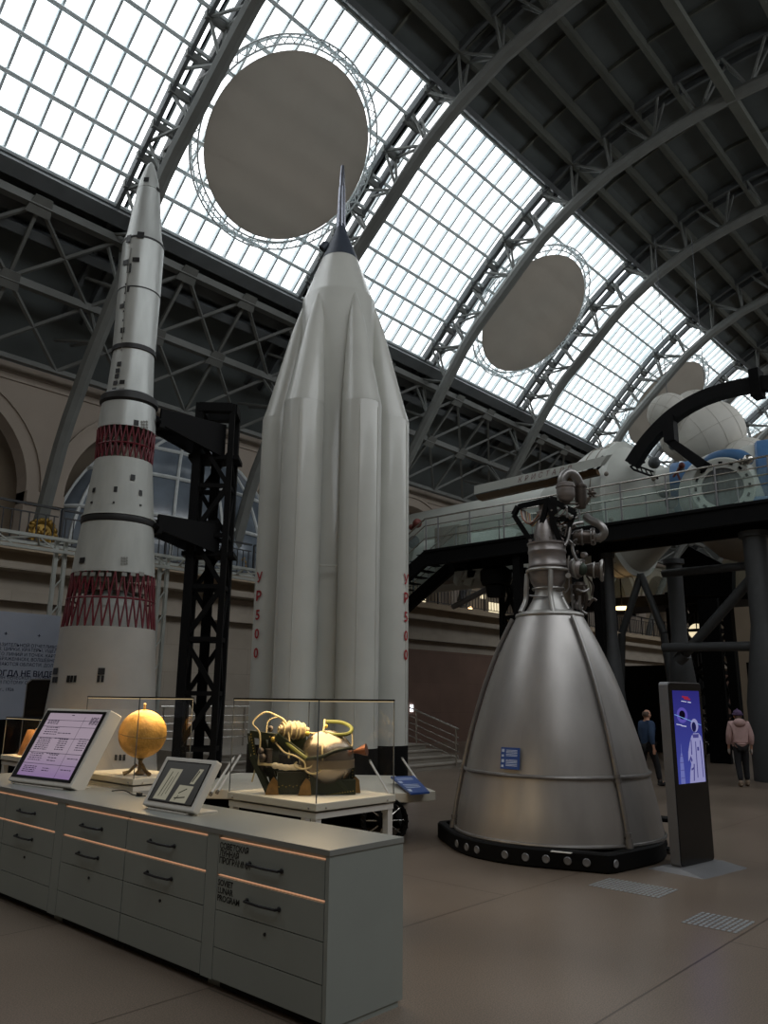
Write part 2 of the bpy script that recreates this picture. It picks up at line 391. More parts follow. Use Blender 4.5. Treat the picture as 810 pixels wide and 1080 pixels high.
w.box((XA, WY-.1, TOPZ-.28), (XB, WY, TOPZ)); w.box((XA, WY-.05, TOPZ-.45), (XB, WY, TOPZ-.28))
struct(w.build('wall_left_upper', 'plaster', origin=(0, 0, 0), smooth=0), 'beige arcaded upper wall above the balcony')
w = MB()
for ax in AX:        # archivolts and impost blocks
    for (ra, rb, d) in ((RI, RO, .08), (RO-.1, RO, .14)):
        N = 24
        for i in range(N):
            a0, a1 = pi-pi*i/N, pi-pi*(i+1)/N
            q = lambda r, a, y: V((ax+r*cos(a), y, SPR+r*sin(a)))
            w.hexa([q(ra, a0, WY-d), q(ra, a1, WY-d), q(ra, a1, WY), q(ra, a0, WY)], [q(rb, a0, WY-d), q(rb, a1, WY-d), q(rb, a1, WY), q(rb, a0, WY)])
    for sx in (-1, 1): w.box((ax+sx*2.75-.25, WY-.16, SPR-.3), (ax+sx*2.75+.25, WY+.5, SPR))
struct(w.build('trim_2', 'plaster', origin=(0, 0, 0)), 'moulded arch surrounds and imposts of the upper wall')
struct(MB().box((XA, WY+1.3, BZ), (XB, WY+1.6, TOPZ)).build('wall_left_recess', 'plaster_dark', origin=(0, 0, 0)), 'tan wall inside the arches')
# brown base of the left wall, beyond the stairs
struct(MB().box((19.0, BY+.45, 0), (XB, BY+.6, 3.4)).build('wall_left_base', 'stone_brown', origin=(0, 0, 0)), 'reddish brown stone facing behind the stairs')
# right wall, end walls
w = MB(); w.box((XA, -10.45, 0), (XB, -10.15, TOPZ)); struct(w.build('wall_right', 'plaster', origin=(0, 0, 0)), 'beige right wall')
for nm, x in (('wall_far', XB), ('wall_near', XA-.3)):
    w = MB(); ys = [(20.15, 0)] + SKL + [(10-y, z) for (y, z) in SKL[::-1][1:]] + [(-10.15, 0)]
    w.slab([V((x, y, z)) for (y, z) in ys], (.3, 0, 0)); struct(w.build(nm, 'plaster_dark', origin=(0, 0, 0), smooth=0), 'end wall of the hall')
# roof skin: dark panels (ceiling) and daylight glazing (windows per bay)
gb, gt = skin_at(35.7), skin_at(55.2)
ELS = [35.7, 37.8, 39.9, 42.2, 44.7, 47.2, 49.8, 52.5, 55.2]
GP = [skin_at(e) for e in ELS]
low = [SKL[0], SKL[1], gb]; up = [gt] + [p for p in SKL if p[1] > gt[1]+.05]
c = MB()
def sheet(mb, pts, x0, x1, th=.12, mi=0):
    for (a, b) in zip(pts, pts[1:]):
        d = V((0, a[1]-b[1], b[0]-a[0])); d.normalize(); d = -d if d.z < 0 else d
        mb.slab([V((x0, *a)), V((x1, *a)), V((x1, *b)), V((x0, *b))], d*th, mi)
for sgn in (0, 1):
    mm = (lambda p: p) if not sgn else (lambda p: (10-p[0], p[1]))
    sheet(c, [mm(p) for p in low], XA, XB); sheet(c, [mm(p) for p in up], XA, XB)
struct(c.build('ceiling', 'roof', origin=(0, 0, 0), smooth=0), 'dark opaque roof panels of the barrel vault')
edges = [XA] + RX + [XB]
def inward(a, b):
    d = V((0, b[1]-a[1], a[0]-b[0])); d.normalize(); return -d if d.z > 0 else d
for i, (xa, xb) in enumerate(zip(edges, edges[1:])):
    g = MB()
    for (a, b) in zip(GP, GP[1:]): g.quad(V((xa, *a)), V((xb, *a)), V((xb, *b)), V((xa, *b)))
    g = g.build('window_%d' % (i+1), 'daylight', origin=(0, 0, 0), smooth=0); struct(g, 'frosted roof glazing of one bay with slim bars')
    b = MB(); n = max(2, round((xb-xa)/.485))
    for k in range(n+1):
        x = xa+(xb-xa)*k/n
        for (p, q) in zip(GP, GP[1:]):
            nn = inward(p, q); P0, P1 = V((x, *p))+nn*.07, V((x, *q))+nn*.07
            b.beam(P0, P1, .055, .13, up=nn)
    for j, p in enumerate(GP):
        q = GP[min(j+1, len(GP)-1)] if j < len(GP)-1 else GP[j-1]
        nn = inward(p, GP[j+1]) if j < len(GP)-1 else inward(GP[j-1], p)
        b.tube(V((xa, *p))+nn*.2, V((xb, *p))+nn*.2, .055, n=6)
    b.build('window_frame', 'bar', g)
g = MB()
for (a, b) in zip(GP, GP[1:]): g.quad(V((XA, 10-a[0], a[1])), V((XB, 10-a[0], a[1])), V((XB, 10-b[0], b[1])), V((XA, 10-b[0], b[1])))
struct(g.build('window_30', 'daylight', origin=(0, 0, 0), smooth=0), 'frosted roof glazing of the right slope')
# edge beams of the glazing and lattice band beneath it
b = MB()
nn = inward(SKL[1], gb)
for (el, w_, h_) in ((35.1, .35, .5), (33.2, .5, .16), (31.8, .22, .5)):
    p = skin_at(el); b.beam(V((XA, *p))+nn*.28, V((XB, *p))+nn*.28, w_, h_, up=nn)
p = skin_at(55.6); b.beam(V((XA, *p))+nn*.2, V((XB, *p))+nn*.2, .14, .34, up=nn)

struct(b.build('trim_3', 'steel_d', origin=(0, 0, 0), smooth=0), 'dark steel edge beams along the roof glazing')
def lp(x, t, d=0.0): return V((x, 19.6-3.2*t, 9.9+3.1*t)) + V((0, .7, .72))*d
for i in range(-1, 8):
    x0 = RX[0]+6*i; 
    lat = MB(); xs = [x0+2*k for k in range(4)]
    for d, wd in ((0, .13), (.75, .07)):
        lat.beam(lp(x0, .46, d), lp(x0+6, .46, d), wd*1.5, wd*1.5); lat.beam(lp(x0, .89, d), lp(x0+6, .89, d), wd*1.7, wd*1.5); lat.beam(lp(x0, .02, d), lp(x0+6, .02, d), wd, wd)
        for (xa, xb, ty) in zip(xs, xs[1:], (0, 1, 0)):
            A, B = (xa, xb) if not ty else (xb, xa)
            for (p, q) in (((A, .02), (B, .46)), ((B, .02), (A, .46)), ((A, .46), (B, .89)), ((B, .46), (A, .89))): lat.beam(lp(p[0], p[1], d), lp(q[0], q[1], d), wd*.62, wd*.62)
        for x in xs[1:3]: lat.beam(lp(x, .02, d), lp(x, .89, d), wd*.6, wd*.6)
    for x in xs[1:3]:
        for t in (.46, .89): lat.slab([lp(x-.3, t-.05, -.09), lp(x+.3, t-.05, -.09), lp(x+.2, t+.05, -.09), lp(x-.2, t+.05, -.09)], V((0, -.7, -.72))*.03)
    o = lat.build('roof_lattice', 'rib', origin=lp(x0+3, 0), smooth=0)
    lab = {-1: 'steel lattice at the near end under the glazing', 0: 'steel lattice bay beside the top of the silver rocket, left of the first arch rib', 1: 'steel lattice bay between the first and second arch ribs, behind the silver rocket',
           2: 'steel lattice bay between the second and third arch ribs, behind the white rocket', 3: 'steel lattice bay between the third and fourth arch ribs', 4: 'steel lattice bay between the fourth and fifth arch ribs',
           5: 'steel lattice bay between the fifth and sixth arch ribs', 6: 'steel lattice bay between the sixth and seventh arch ribs', 7: 'steel lattice bay beyond the seventh arch rib'}[i]
    tag(o, lab, 'roof truss', 'lattice bays under the glazing')
# purlins and rafters under the dark ceiling
pur = MB()
for el in (58.7, 61.8, 65.2, 68.7, 72.0):
    p = skin_at(el)
    for y in (p[0], 10-p[0]): pur.beam(V((XA, y, p[1]-.2)), V((XB, y, p[1]-.2)), .13, .3)
pur.beam(V((XA, 5.5, 18.2)), V((XB, 5.5, 18.2)), .26, .26)
for k, x in enumerate([RX[0]+2*k for k in range(-4, 28)]):
    for (a, b_) in zip(up, up[1:]):
        nn = inward(a, b_); w_ = .07
        pur.beam(V((x, *a))+nn*.06, V((x, *b_))+nn*.06, w_, .14, up=nn)
struct(pur.build('trim_4', 'ceil_steel', origin=(0, 0, 0), smooth=0), 'purlins and rafters under the dark roof')
# ------------------------------------------------------------------ arch ribs
ordn = ['nearest, at the left edge', 'passing behind the tip of the silver rocket', 'passing right of the largest disc', 'left of the second disc', 'right of the second disc', 'fifth along the glazing, behind the balloon cluster', 'sixth along the glazing, behind the black curved beam', 'seventh, far down the hall', 'last one at the far end of the hall']
import bisect
SK2 = SKL + [(10-y, z) for (y, z) in SKL[::-1][1:]]
def resample(pts, n):
    d = [0]
    for a, b in zip(pts, pts[1:]): d.append(d[-1]+hypot(a[0]-b[0], a[1]-b[1]))
    out = []
    for i in range(n+1):
        t = d[-1]*i/n; k = min(max(bisect.bisect_left(d, t), 1), len(pts)-1); f = (t-d[k-1])/(d[k]-d[k-1])
        out.append((pts[k-1][0]+(pts[k][0]-pts[k-1][0])*f, pts[k-1][1]+(pts[k][1]-pts[k-1][1])*f))
    return out
CHs = resample(CH, 60); SKs = resample([p for p in SK2], 60)
for i, X in enumerate(RX):
    t = thing('arch_rib', 'grey steel arch rib of the vault, ' + ordn[i], 'roof rib', (X, 19.65, BZ), 'steel arch ribs of the vault')
    t0 = MB(); t0.path([V((X, *p)) for p in CHs], .19, 8)
    t0.build('lower_chord', 'rib', t)
    uc = MB()
    for dx in (-.26, .26):
        pts = [V((X+dx, y, z)) for (y, z) in SKs]
        for a, b_ in zip(pts[3:-4], pts[4:-3]): uc.beam(a-V((0, 0, .22)), b_-V((0, 0, .22)), .1, .22)
    uc.build('upper_chord', 'steel_d', t)
    web = MB()
    for k in range(5, 56):
        a = V((X, *CHs[k])); s_ = V((X, *SKs[k])); s2 = V((X, *SKs[min(k+2, 60)]))
        # nearest skin node to chord node
        j = min(range(61), key=lambda j: (SKs[j][0]-CHs[k][0])**2+(SKs[j][1]-CHs[k][1])**2)
        if k % 2 or CHs[k][1] < 9.3: continue
        for dx in (-.22, .22):
            for jj in (j-1, j+1):
                if 0 <= jj <= 60: web.tube(a, V((X+dx, SKs[jj][0], SKs[jj][1]-.25)), .045, n=5)
    web.build('lattice_web', 'rib', t)
    for p in GP:
        nd = MB(); nd.box((X-.34, p[0]-.05, p[1]-.36), (X+.34, p[0]+.05, p[1]-.16)); nd.build('purlin_cleat', 'rib', t, smooth=0)
# balcony railing per bay
def railing(x0, x1, y, z, lab, idx):
    t = thing('balcony_railing', lab, 'railing', ((x0+x1)/2, y, z), 'black iron balcony railings')
    r_ = MB(); r_.box((x0, y-.03, z+.95), (x1, y+.03, z+1.0)); r_.box((x0, y-.015, z+.76), (x1, y+.015, z+.79)); r_.box((x0, y-.015, z+.08), (x1, y+.015, z+.11)); r_.build('handrail', 'rail', t)
    b_ = MB(); n = int((x1-x0)/.2)
    for k in range(n): x = x0+(k+.5)*(x1-x0)/n; b_.box((x-.011, y-.011, z+.1), (x+.011, y+.011, z+.78))
    o = b_.build('baluster', 'rail', t, smooth=0)
    for k in range(4):
        p_ = MB(); x = x0+(x1-x0)*k/4; p_.box((x-.025, y-.025, z), (x+.025, y+.025, z+.97)); p_.build('post', 'rail', t, smooth=0)
labs = ['black iron balcony railing in front of the left arch and gilded wreath', 'black iron balcony railing behind the silver rocket', 'black iron balcony railing in front of the glass dome, beside the white rocket', 'black iron balcony railing hidden behind the white rocket',
        'black iron balcony railing under the glass walkway, left stretch', 'black iron balcony railing under the glass walkway, right stretch', 'black iron balcony railing behind the standing engine', 'black iron balcony railing far down the hall', 'black iron balcony railing at the far end']
for i, x in enumerate([2.6+6*k for k in range(8)]): railing(x, x+5.9, BY+.05, BZ, labs[i], i)
# gilded wreaths at the feet of the ribs
for i, X in enumerate((8.4, 14.4, 20.4)):
    t = thing('gilded_wreath', 'gilded relief wreath at the foot of the ' + ['arch rib left of the silver rocket', 'arch rib hidden behind the white rocket', 'arch rib under the glass walkway'][i], 'ornament', (X, 19.25, BZ), 'gilded wreaths on the rib feet')
    a = MB(); a.ell((X, 19.32, BZ+.42), (.38, .12, .4), 24, 10); a.torus((X, 19.24, BZ+.42), .3, .06, 28, 6, frame_of((0, -1, 0))); a.build('shield', 'gold', t)
    l_ = MB()
    for k in range(18):
        an = 2*pi*k/18; l_.ell((X+.33*cos(an), 19.22, BZ+.42+.34*sin(an)), (.1, .05, .055), 8, 5, Matrix.Rotation(an+.9, 3, 'Y'))
    for k in range(7): l_.ell((X+random.uniform(-.18, .18), 19.2, BZ+.42+random.uniform(-.18, .18)), .06, 8, 5)
    l_.build('leaf_ring', 'gold', t)
# glass dome standing in the second arch
t = thing('glass_dome', 'curved dark glass dome with pale ribs on the balcony between the two rockets', 'glass dome', (12.5, 20.1, BZ))
dc, da, db, dz = V((13.1, 20.45, BZ)), 4.0, 1.4, 4.3
pt = lambda u, v: dc + V((da*cos(u)*cos(v), -db*sin(u)*cos(v), dz*sin(v)))
g = MB(); NU, NV = 24, 12
vs = [pt(pi*i/NU, pi/2*j/NV*.97) for j in range(NV+1) for i in range(NU+1)]
g.add(vs, [(j*(NU+1)+i, j*(NU+1)+i+1, (j+1)*(NU+1)+i+1, (j+1)*(NU+1)+i) for j in range(NV) for i in range(NU)]); g.build('dome_glass', 'darkglass', t)
g = MB()
for v in (.0, .35, .68, 1.0, 1.25): g.path([pt(pi*i/24, v)+V((0, -.02, 0)) for i in range(25)], .06, 6)
for u in (0.02, .5, .95, 1.4, 1.85, 2.3, 2.75, 3.12): g.path([pt(u, pi/2*j/14*.97)+V((0, -.02, 0)) for j in range(15)], .05, 6)
g.build('dome_rib', 'dframe', t)
# ================================================================== HANGING THINGS
def hdisc(X, lab):
    c = V((X, 13.88, 15.52)); R_ = 2.35; nrm = V((0, -.92, -1)).normalized(); FR = frame_of(nrm)
    t = thing('suspended_disc', lab, 'ceiling disc', c, 'round fabric discs hung under the glazing')
    d = MB(); d.lathe([(0, .05), (R_*.5, .04), (R_*.97, 0), (R_, -.02), (R_*.97, -.06), (0, -.05)], c, 72, FR); d.build('disc', 'disc', t)
    r_ = MB(); pts = lambda rr, z, k, n: c + FR @ V((rr*cos(2*pi*k/n), rr*sin(2*pi*k/n), z)); n = 60
    for rr, z in ((R_*1.05, -.12), (R_*1.14, -.12), (R_*1.095, -.3)): r_.torus(c + FR @ V((0, 0, z)), rr, .026, 72, 5, FR)
    for k in range(n):
        r_.tube(pts(R_*1.06, -.12, k, n), pts(R_*1.13, -.12, k+.5, n), .016, n=4); r_.tube(pts(R_*1.13, -.12, k+.5, n), pts(R_*1.06, -.12, k+1, n), .016, n=4)
        if k % 2 == 0: r_.tube(pts(R_*1.13, -.12, k, n), pts(R_*1.095, -.3, k+1, n), .01, n=4)
    r_.build('truss_ring', 'bar', t)
    w_ = MB()
    for k in range(0, n, 3): w_.tube(pts(R_*.985, -.03, k, n), pts(R_*1.06, -.12, k, n), .006, n=4)
    for a in (.6, 2.2, 3.9, 5.4):
        p = pts(R_*1.1, -.15, a/(2*pi), 1); q = V((X+(1.6 if cos(a) > 0 else -1.6), p.y+.5, 0)); 
        for A, B in zip(SKL, SKL[1:]):
            if B[0] <= q.y <= A[0]: q.z = A[1]+(B[1]-A[1])*(q.y-A[0])/(B[0]-A[0])-.1
        if q.z > p.z: w_.tube(p, q, .012, n=4)
    w_.build('cable', 'steel_d', t)
hdisc(11.4, 'largest round beige disc hung under the glazing, above the white rocket')
hdisc(23.4, 'second round beige disc down the glazing, tilted, with a truss ring')
hdisc(35.4, 'third round beige disc, behind the white balloon cluster')
hdisc(47.4, 'small far brown disc at the right edge, beyond the black curved beam')

# ================================================================== SILVER ROCKET (three-stage, red lattice interstages)
AXN = (5.0, 9.23); DN = hypot(*AXN)
def nz(y): return atd(441-(441-105)*(y+2923)/3663, y, DN).z
def nr(w, y):
    p = V((AXN[0], AXN[1], nz(y))); return w/2*depth(p)/F/1.04
# (picture row, silhouette width) sampled along the body
NP = [(172, 3), (176, 8), (192, 20), (202, 24), (250, 37), (260, 43.5), (312, 45), (373, 45.2), (376, 43.5), (418, 49.5), (425, 55), (433, 57.5), (457, 61), (487, 61), (552, 75), (556, 75), (608, 87.5), (662, 98), (690, 103), (727, 110), (760, 117), (800, 126)]
NRZ = [(nz(y), nr(w, y)) for (y, w) in NP]
def rad_at(z):
    for (a, b) in zip(NRZ[::-1], NRZ[::-1][1:]):
        if a[0] <= z <= b[0]: return a[1]+(b[1]-a[1])*(z-a[0])/(b[0]-a[0])
    return NRZ[-1][1]
N1T = thing('lunar_rocket', 'tall tapering silver model rocket with red lattice rings standing at left', 'rocket', (AXN[0], AXN[1], 0))
def nseg(name, rows, mat, extra=None, n=56):
    b = MB(); pr = [(nr(w, y), nz(y)) for (y, w) in rows][::-1]
    b.lathe([(0, pr[0][1])]+pr+([(0, pr[-1][1])] if pr[-1][0] > .02 else []), (AXN[0], AXN[1], 0), n); 
    if extra: extra(b)
    return b.build(name, mat, N1T, smooth=30)
nseg('nose_cone', [(171, 1.5), (174, 7), (178, 10.5), (192, 20), (202, 24)], 'n1')
nseg('fairing', [(202.4, 24), (250, 37), (260, 43.5)], 'n1')
nseg('upper_body', [(260.6, 43.4), (312, 45)], 'n1'); nseg('upper_body', [(312.6, 45), (371, 45.2)], 'n1')
nseg('band_ring', [(259.4, 44.3), (261.2, 44.5)], 'n1ring'); nseg('band_ring', [(311.6, 45.5), (313, 45.6)], 'n1ring')
nseg('band_ring', [(370.5, 46.4), (375, 46.6)], 'n1ring')
nseg('third_stage', [(375, 43.6), (420, 49.5)], 'n1')
nseg('collar_ring', [(420, 54), (422.5, 60.5), (428.5, 61.5), (431, 55)], 'n1ring')
nseg('second_stage_top', [(431, 57), (433, 57.5), (457, 61)], 'n1')
nseg('second_stage', [(489, 60.5), (549, 74.6)], 'n1w')
nseg('collar_ring', [(548.5, 76.5), (552.5, 78.5), (555.5, 77)], 'n1ring')
nseg('band_ring', [(547.4, 78), (549, 78.6)], 'n1w')
nseg('first_stage_top', [(556, 75.5), (608, 87.5)], 'n1w')
nseg('first_stage', [(664, 98.5), (690, 103), (727, 110), (760, 117), (812, 129), (845, 137)], 'n1base')
nseg('launch_base', [(844, 150), (nz and 868, 155)], 'black')
def red_lattice(y0, w0, y1, w1, hoops, n, dome):
    z0, z1, ra, rb = nz(y1), nz(y0), nr(w1, y1)*.985, nr(w0, y0)*.985
    b = MB(); q = lambda k, f: V((AXN[0]+(ra+(rb-ra)*f)*cos(2*pi*k/n), AXN[1]+(ra+(rb-ra)*f)*sin(2*pi*k/n), z0+(z1-z0)*f))
    for k in range(n):
        b.tube(q(k, 0), q(k+.5, 1), .011, n=5); b.tube(q(k+.5, 1), q(k+1, 0), .011, n=5)
        b.tube(q(k, 1), q(k+.5, 0), .011, n=5); b.tube(q(k+.5, 0), q(k+1, 1), .011, n=5)
    for f in hoops: b.path([q(k/2, f) for k in range(n*2)], .013, 5, closed=True)
    o = b.build('lattice_ring', 'red', N1T)
    d = MB(); zc = z0; r_ = ra*.8
    d.lathe([(r_*1.02, z0), (r_, z0+(z1-z0)*.3), (r_*.85, z0+(z1-z0)*.55), (r_*.5, z0+(z1-z0)*.7), (0, z0+(z1-z0)*.74)], (AXN[0], AXN[1], 0), 36); d.build('tank_dome', 'n1w' if dome else 'dome', N1T)
    d = MB(); d.lathe([(rb*.96, z1), (rb*.5, z1-.02), (0, z1-.03)], (AXN[0], AXN[1], 0), 36)
    for k in range(10): d.lathe([(.03, z1-.16), (.055, z1-.2), (.075, z1-.26)], (AXN[0]+rb*.72*cos(k*.628), AXN[1]+rb*.72*sin(k*.628), .04), 10)
    d.build('engine_cluster', 'dome', N1T)
red_lattice(457, 61, 489, 60.5, (.45,), 15, 0)
red_lattice(608, 87.5, 664, 98.5, (.52,), 17, 1)
def surf(x, y):      # where the sight line through a mark meets the rocket's skin
    d = ray(x, y); best = None; t = 5.0
    while t < 16:
        p = CP+d*t
        if hypot(p.x-AXN[0], p.y-AXN[1]) < rad_at(p.z) and p.z < 9.3: best = p; break
        t += .004
    return best
def patch(mb, x, y, w, h, lift=.006):
    p = surf(x, y)
    if p is None: return
    n = V((p.x-AXN[0], p.y-AXN[1], 0)).normalized(); tx = V((-n.y, n.x, 0)); k = depth(p)/F
    view = V((p.x, p.y, 0)).normalized(); fs = max(.35, abs(n.dot(view))); W, Hh = w*k/fs/2, h*k/2
    dn = rad_at(p.z-.1)-rad_at(p.z+.1); up_ = (V((0, 0, 1))-n*dn*5).normalized(); c = p+n*lift
    mb.slab([c-tx*W-up_*Hh, c+tx*W-up_*Hh, c+tx*W+up_*Hh, c-tx*W+up_*Hh], n*.004)
for a in [(154.5, 189.5, 5, 6), (166.5, 200, 3, 4), (148.5, 248, 7, 8), (136, 252, 4, 9), (143.5, 274, 7, 5), (133, 277, 5, 6), (136.5, 283, 4, 11), (134.5, 305, 4, 7), (129, 323, 4, 5), (129.5, 348.5, 4, 6), (167, 342, 3, 5),
          (126, 384, 4, 5), (124.5, 391, 4, 5), (123.5, 397, 4, 5), (122, 404, 4, 5), (120.5, 411, 4, 5), (129, 403, 5, 4.5), (163.5, 414, 2.5, 5), (143.5, 446, 5, 6),
          (140, 503.5, 4.5, 6), (122, 516, 3.5, 6), (148, 520, 3, 6), (99.5, 517, 2.5, 5), (120, 530, 2, 2), (148, 533, 2, 2), (97, 530, 2, 2), (87, 591, 5, 6),
          (59, 708, 4, 7), (57, 717, 2, 6), (59.8, 717, 2, 6), (72.5, 716, 3, 7), (76, 716, 2.5, 7), (79.5, 716, 2.5, 7), (107, 708, 7, 7), (104, 716, 3, 7), (108, 716, 3, 7), (122, 799, 2.6, 6), (126.5, 799, 2.6, 6), (130.5, 799, 2.6, 6)] + [(133-k*.7, 300+k*9.5, 1.2, 2.2) for k in range(8)]:
    mb = MB(); patch(mb, *a)
    if mb.v: mb.build('black_marking', 'patch', N1T, smooth=0)
mb = MB()
for a in [(128.5, 411, 5, 5)] + [(x, 606-abs(x-118)*.02, 5, 4) for x in (82, 90, 98, 107, 115, 131, 140, 149)]: patch(mb, *a)
for gx, gy in ((152, 448), (131, 591.5)):
    for i in range(3):
        for j in range(3): patch(mb, gx+(i-1)*2.6, gy+(j-1)*3, 1.9, 2.2)
mb.build('grey_marking', 'patch_g', N1T, smooth=0)
mb = MB()      # vertical cable duct line down the upper body
pts = [surf(138.5, 262), surf(135, 290), surf(131, 340), surf(128.3, 370)]
mb.path([p + V((p.x-AXN[0], p.y-AXN[1], 0)).normalized()*.006 for p in pts], .009, 5); mb.build('cable_duct', 'patch_g', N1T)

# ------------------------------------------------------------------ service tower beside it
G = thing('service_tower', 'black lattice service tower with arms reaching the silver rocket', 'tower', (6.45, 9.25, 0))
gc = V((6.42, 9.2, 0)); gx = V((.7, -.7, 0)).normalized(); gy = V((.7, .7, 0)).normalized(); hw, hd = .235, .2
cn = [gc-gx*hw-gy*hd, gc+gx*hw-gy*hd, gc+gx*hw+gy*hd, gc-gx*hw+gy*hd]
top_z = 5.75
for i, c in enumerate(cn):
    b = MB(); b.beam(c, c+V((0, 0, top_z)), .11 if i in (0, 2) else .08, .11 if i in (0, 2) else .08, up=gx); b.build('leg', 'black', G, smooth=0)
br = MB(); lev = [.2+.72*k for k in range(8)]
for i in range(4):
    a, b_ = cn[i], cn[(i+1) % 4]
    for k, (z0, z1) in enumerate(zip(lev, lev[1:])):
        br.beam(a+V((0, 0, z0)), b_+V((0, 0, z0)), .06)
        p, q = (a, b_) if k % 2 else (b_, a)
        br.beam(p+V((0, 0, z0)), q+V((0, 0, z1)), .065)
    br.beam(a+V((0, 0, top_z-.06)), b_+V((0, 0, top_z-.06)), .13)
br.build('brace', 'black', G, smooth=0)
for z, ht, lab in ((5.2, .5, 'upper'), (3.75, .42, 'lower')):
    r_ = rad_at(z); dirn = (V((AXN[0], AXN[1], 0))-gc).normalized(); e = V((AXN[0], AXN[1], 0))-dirn*(r_+.03); sd = V((-dirn.y, dirn.x, 0))
    b = MB()
    for s_ in (-.2, .2):
        p0 = gc+sd*s_+V((0, 0, z)); p1 = e+sd*s_*.8+V((0, 0, z+ht*.25))
        b.hexa([p0-V((0, 0, ht*.5))-sd*.02, p1-V((0, 0, ht*.25))-sd*.02, p1-V((0, 0, ht*.25))+sd*.02, p0-V((0, 0, ht*.5))+sd*.02], [p0+V((0, 0, ht*.5))-sd*.02, p1+V((0, 0, .1))-sd*.02, p1+V((0, 0, .1))+sd*.02, p0+V((0, 0, ht*.5))+sd*.02])
    b.beam(e-sd*.22+V((0, 0, z)), e+sd*.22+V((0, 0, z)), .08, .12); b.beam(gc-dirn*.1+V((0, 0, z+.3)), e+V((0, 0, z+.1)), .05)
    b.beam(gc-gx*.36+V((0, 0, z-ht*.5)), gc+gx*.36+V((0, 0, z-ht*.5)), .4, .06)
    pr = r_+.045; a0 = atan2(-dirn.y, -dirn.x)
    b.path([V((AXN[0]+pr*cos(a0+k*.12), AXN[1]+pr*sin(a0+k*.12), z)) for k in range(-7, 8)], .03, 6)
    b.build('service_arm', 'black', G, smooth=0)
b = MB()
for k in range(7): b.tube(gc+gx*(.02*k-.06)+gy*.05, gc+gx*(.02*k-.06)+gy*.05+V((0, 0, 5.3)), .011, n=5)
b.build('cable', 'black_m', G)

# ------------------------------------------------------------------ WHITE CLUSTER ROCKET
PC = V((9.0, 9.38, 0)); RB, rb = .95, .33; cd = -133.8
UR = thing('booster_rocket', 'big white rocket with clustered side boosters and a slate-grey spire in the centre', 'rocket', PC)
b = MB(); b.lathe([(0, .9), (.66, .9), (.66, 8.55), (.62, 8.62), (.34, 9.42), (0, 9.42)], PC, 48); b.build('core_stage', 'proton', UR)
b = MB(); b.lathe([(0, 9.42), (.345, 9.42), (.2, 9.8), (.16, 9.9), (.06, 10.2), (.055, 10.24), (0, 10.24)], PC, 32); b.build('escape_cone', 'slate', UR)
b = MB(); b.lathe([(.062, 10.2), (.058, 10.5), (.05, 11.2), (.036, 11.38), (.03, 11.46), (0, 11.46)], PC, 18)
for k in range(6): b.tube(PC+V((.075*cos(k*1.047), .075*sin(k*1.047), 10.12)), PC+V((.052*cos(k*1.047), .052*sin(k*1.047), 11.0)), .012, n=6)
b.build('escape_tower', 'chrome', UR)
b = MB(); dl = -r0; b.lathe([(.0, 0), (.05, 0), (.085, .06), (.085, .16), (.06, .17), (0, .12)], PC+dl*.24-V((.69,.72,0))*.05+V((0, 0, 9.78)), 14, frame_of(dl*.6+V((0, 0, -.8)))); b.build('vent_nozzle', 'slate', UR)
for k in range(6):
    an = radians(cd+26+60*k); d = V((cos(an), sin(an), 0)); c = PC+d*RB
    bt = MB(); bt.lathe([(0, .88), (rb, .88), (rb, 6.28), (rb*.99, 6.3)], c, 40)
    # leaning nose cone: its axis swings in to the core
    vs = []; n = 40; lv = [(0, rb, 6.3), (.12, rb*.93, 6.5), (.78, rb*.42, 8.0), (1, rb*.12, 8.5), (1.02, .005, 8.54)]
    for (s_, r_, z) in lv:
        cc = c - d*((RB-.62)*s_)
        for j in range(n): vs.append(V((cc.x+r_*cos(2*pi*j/n), cc.y+r_*sin(2*pi*j/n), z)))
    bt.add(vs, [(i*n+j, i*n+(j+1) % n, (i+1)*n+(j+1) % n, (i+1)*n+j) for i in range(len(lv)-1) for j in range(n)])
    bo = bt.build('side_booster', 'proton', UR, smooth=25)
    sk = MB(); sk.lathe([(0, .02), (rb*1.0, .02), (rb*1.0, .88), (0, .88)], c, 40); sk.build('engine_skirt', 'black', bo)
    se = MB()
    for ds in (-.55, .45): se.tube(c+V((cos(an+ds), sin(an+ds), 0))*(rb+.004)+V((0, 0, .9)), c+V((cos(an+ds), sin(an+ds), 0))*(rb+.004)+V((0, 0, 6.2)), .006, n=5)
    se.build('panel_seam', 'proton', bo)
b = MB(); b.lathe([(0, .02), (.7, .02), (.7, .9), (0, .9)], PC, 40); b.build('core_skirt', 'black', UR)
for k in range(6):
    b = MB(); a1, a2 = radians(cd+26+60*k), radians(cd+86+60*k); p1 = PC+V((cos(a1), sin(a1), 0))*RB; p2 = PC+V((cos(a2), sin(a2), 0))*RB
    mdl = (p2-p1).normalized(); b.tube(p1+mdl*rb*.95+V((0, 0, 3.62)), p2-mdl*rb*.95+V((0, 0, 3.62)), .014, n=6)
    b.build('tie_rod', 'proton', UR)
for (an, phi, lr) in ((cd-94, cd-94+50, 0), (cd+86, cd+86-33, 1)):
    c = PC+V((cos(radians(an)), sin(radians(an)), 0))*RB; n = V((cos(radians(phi)), sin(radians(phi)), 0)); td = V((-n.y, n.x, 0))
    for i, ch in enumerate('УР500'):
        z = 3.43-.305*i; text(ch, .225, c+n*(rb+.012)+V((0, 0, z)), td, (0, 0, 1), 'redpaint', 'red_letter', UR, 'CENTER', .02)
